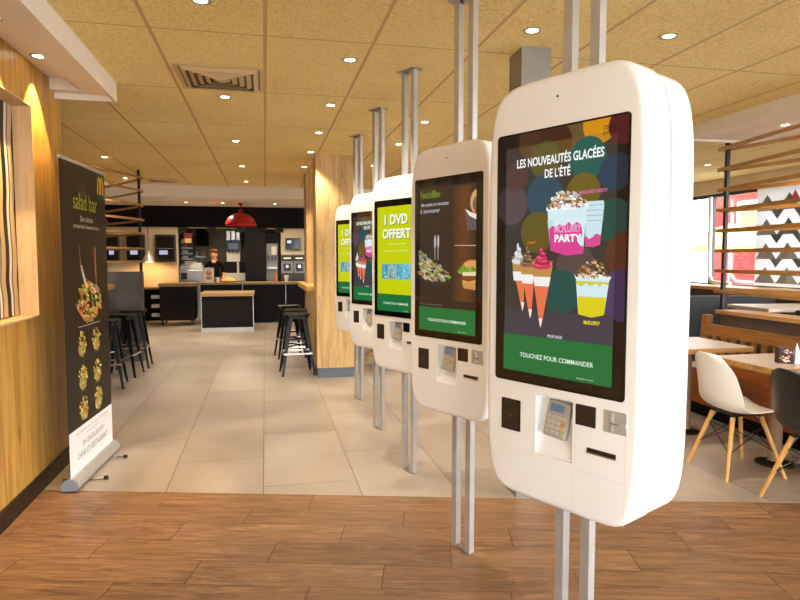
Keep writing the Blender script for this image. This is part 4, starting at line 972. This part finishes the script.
# red chair and red card beyond the table
c = thing('red_chair', 'red chair at the far end of the bench behind the tables', 'chair', (3.85, 5.75, 0), R(-20))
REDP = plain('red_upholstery', '#c22a22', .45)
MB().box(-.24, .24, -.24, -.19, .47, .90).build('backrest', REDP, c, bevel=.02); MB().box(-.24, .24, -.22, .22, .43, .48).build('seat', REDP, c, bevel=.02)
for sx in (-1, 1):
    for sy in (-1, 1): MB().bar((sx*.2, sy*.19, .43), (sx*.21, sy*.21, 0), .03, .03).build('leg', BLACK, c)
r = thing('red_card_holder', 'red rounded card standing on the table behind the nearest kiosk', 'card holder', (3.50, 4.70, .741), R(-35))
MB().prism([(x*1, z) for x, z in rrect(-.035, .035, .01, .15, .033)], -.006, .006).build('card', RED, r); MB().box(-.03, .03, -.03, .03, 0, .012).build('foot', RED, r)
a = Art(-.0062, pr, .0003); a.p(disc(.0, .125, .008, 10), '#e8a09a'); a.done('emblem', r)

# far dining furniture between bench partition and windows
c = thing('booth_seat', 'dark grey booth seat with black end panel beyond the slatted screen', 'booth seat', (5.25, 6.7, 0), R(-8))
MB().box(-.35, 1.0, 0, .12, 0, .98).build('backrest', plain('slate_fabric', '#4a4d52', .8), c, bevel=.015); MB().box(-.30, .95, -.45, 0, 0, .45).build('seat', plain('slate_fabric', '#4a4d52', .8), c, bevel=.02)
MB().box(-.40, -.34, -.45, .13, 0, 1.0).build('end_panel', BLACK, c, bevel=.01)
c = thing('high_table', 'pale table top seen through the lower slats near the windows', 'table', (5.72, 5.9, 0), R(-6))
MB().box(-.45, .45, -.35, .35, .87, .91).build('tabletop', plain('pale_top', '#cfc3b4', .4), c, bevel=.004); MB().tube([(0, 0, .02), (0, 0, .87)], .035, 12).build('leg', BLACK, c); MB().lathe([(.22, 0), (.22, .01), (.04, .03)], (0, 0, 0), 24).build('base', BLACK, c)
c = thing('red_stool', 'red cube seat with black side near the right photo edge', 'seat', (5.55, 5.15, 0), R(8))
MB().box(-.12, .3, -.25, .25, .45, .91).build('cushion', REDP, c, bevel=.02); MB().box(-.17, -.12, -.25, .25, 0, .91).build('side_panel', BLACK, c, bevel=.006); MB().box(-.12, .3, -.25, .25, 0, .45).build('body', DARK, c)
c = thing('window_counter', 'wooden high counter running along the windows', 'counter', (6.7, 6.5, 0))
MB().box(-.32, .19, -4.5, 3.3, .99, 1.035).build('counter_top', OAKY, c); MB().box(.0, .18, -4.4, 3.2, .0, .99).build('apron', plain('brown_grey_panel', '#5b4c40', .6), c)
c = thing('tablet_stand', 'white framed tablet on a stand at the window counter', 'tablet', (6.45, 6.02, 1.036), R(-60))
MB().box(-.14, .14, -.01, .01, .06, .24, M=Matrix.Translation((0,0,.05))@Matrix.Rotation(R(-55), 4, 'X')).build('frame', WHITE, c, bevel=.006)
MB().box(-.11, .11, -.013, -.009, .085, .215, M=Matrix.Translation((0,0,.05))@Matrix.Rotation(R(-55), 4, 'X')).build('screen', plain('tablet_dark', '#3a2c38', .2), c); MB().tube([(0, .0, 0), (0, .08, .1)], .012, 8).build('stem', WHITE, c)
# bent white tube of the window handrail
m = MB(); m.tube([(6.82, 8.52, 2.40), (6.82, 8.50, 1.2), (6.80, 8.42, 1.09), (6.74, 8.25, 1.075), (6.70, 7.9, 1.075)], .03, 10)
tag(m.build('white_pipe', WHITE), 'bent white pipe running down the window frame to the counter', 'pipe')
# zigzag panel on the window
t_ = NT('translucent_white'); t_.base(lin('#eef0f0'), .6); tl_ = t_.node('ShaderNodeBsdfTranslucent'); tl_.inputs[0].default_value = (.85, .87, .88, 1); mx_ = t_.node('ShaderNodeMixShader'); mx_.inputs[0].default_value = .35; t_.l.new(t_.b.outputs[0], mx_.inputs[1]); t_.l.new(tl_.outputs[0], mx_.inputs[2]); t_.l.new(mx_.outputs[0], t_.out.inputs[0]); TRANSL = t_.m
def zig():
    r = thing('zigzag_panel', 'white window panel printed with rows of grey zigzag triangles', 'window panel', (6.86, 7.62, 0), R(-90))
    L = 3.0; MB().box(0, L, .0, .012, 1.06, 2.43).build('panel', TRANSL, r)
    a = Art(-.001, pr, .00008); n = 8; w = L/n; rn = random.Random(2); sh = ['#8c8f94', '#6f7378', '#a6a9ac', '#7d8288', '#9b9ea4']
    for row in range(4):
        z = 1.10+row*.335
        for i in range(n):
            x = i*w; a.p([(x, z), (x+w*.5, z+.225), (x+w*.5, z)], rn.choice(sh)); a.p([(x+w*.5, z), (x+w*.5, z+.225), (x+w, z)], rn.choice(sh))
            if row: a.p([(x+w*.72, z), (x+w*1.28, z), (x+w, z-.12)], rn.choice(['#5d6267', '#7f8388']))
    a.p([(w*1.5, 2.20), (w*1.75, 2.36), (w*2.0, 2.20)], '#d8607a')
    a.done('zigzag_print', r)
zig()

# ------------------------------------------------------------------ outside
struct('ground', MB().add([(-60, -60, -.03), (60, -60, -.03), (60, 60, -.03), (-60, 60, -.03)], [(0, 1, 2, 3)]), plain('pale_paving', '#b4aea6', .9))
def outside():
    b = thing('red_building', 'red building with white window frames across the street outside', 'building', (14.5, 16.5, 0), R(8))
    MB().box(0, 6, -9, 1.4, 0, 3.5).build('wall', plain('coral_red_render', '#b02a22', .8), b)
    MB().box(-.06, 6, -9, 1.4, 3.5, 5).build('fascia', plain('pale_fascia', '#e8e4ea', .7), b)
    for y in (-6.8, -4.0, -1.2):
        f = MB(); f.box(-.08, .02, y, y+1.5, 1.9, 2.0).box(-.08, .02, y, y+1.5, 3.1, 3.2).box(-.08, .02, y, y+.08, 1.9, 3.2).box(-.08, .02, y+1.42, y+1.5, 1.9, 3.2); q = f.build('window', WHITE, b)
        MB().box(-.03, -.01, y+.08, y+1.42, 2.0, 3.1).build('pane', plain('orange_pane', '#d87a50', .2), q)
    p = thing('patio_parasol', 'cream parasol standing outside in front of the red building', 'parasol', (10.3, 12.2, 0))
    m = MB(); m.lathe([(1.5, 1.62), (1.48, 1.70), (.8, 1.95), (.05, 2.22), (.01, 2.24)], n=8, cap=False); m.build('canopy', plain('cream_canvas', '#c8a860', .8), p)
    MB().tube([(0, 0, 0), (0, 0, 2.2)], .025, 8).build('pole', ALU, p)
outside()

for x in (-1.9, -.6, .7):  # unseen fill lamps, added to brighten the dark kitchen and the worker
    L = bpy.data.lights.new('kitchen_fill_light', 'AREA'); L.shape = 'RECTANGLE'; L.size = .6; L.size_y = .3; L.energy = 22; L.color = (1, .84, .62)
    o = bpy.data.objects.new('kitchen_fill_light', L); COL.objects.link(o); o.location = (x, 14.3, 2.46)
# ------------------------------------------------------------------ daylight
w = bpy.data.worlds.new('sky'); scn.world = w; w.use_nodes = True; nt = w.node_tree
bg = nt.nodes['Background']; tc = nt.nodes.new('ShaderNodeTexCoord'); sp = nt.nodes.new('ShaderNodeSeparateXYZ'); cr = nt.nodes.new('ShaderNodeValToRGB')
nt.links.new(tc.outputs['Generated'], sp.inputs[0]); nt.links.new(sp.outputs[2], cr.inputs[0]); nt.links.new(cr.outputs[0], bg.inputs[0])
cr.color_ramp.elements[0].position = 0; cr.color_ramp.elements[0].color = (.88, .95, 1, 1); cr.color_ramp.elements[1].position = .6; cr.color_ramp.elements[1].color = (.78, .88, 1, 1)
bg.inputs[1].default_value = 13.0
def portal(loc, rot, sx, sy):
    L = bpy.data.lights.new('window_portal', 'AREA'); L.shape = 'RECTANGLE'; L.size = sx; L.size_y = sy; L.cycles.is_portal = True
    o = bpy.data.objects.new('window_portal', L); COL.objects.link(o); o.location = loc; o.rotation_euler = rot
portal(((-1.6+X1)/2, Y0-.2, 1.25), (R(90), 0, 0), X1+1.6, 2.5)
portal((-1.75, (Y0-2.2)/2, 1.25), (R(90), 0, R(-90)), -2.2-Y0, 2.5)
portal((X1+.3, (Y0+11)/2, 1.73), (R(90), 0, R(90)), 11-Y0, 1.46)
vs_ = scn.view_settings; scn.display_settings.display_device = 'sRGB'
vs_.view_transform = 'Standard'; vs_.look = 'None'; vs_.gamma = 1; vs_.use_curve_mapping = False; vs_.exposure = .3
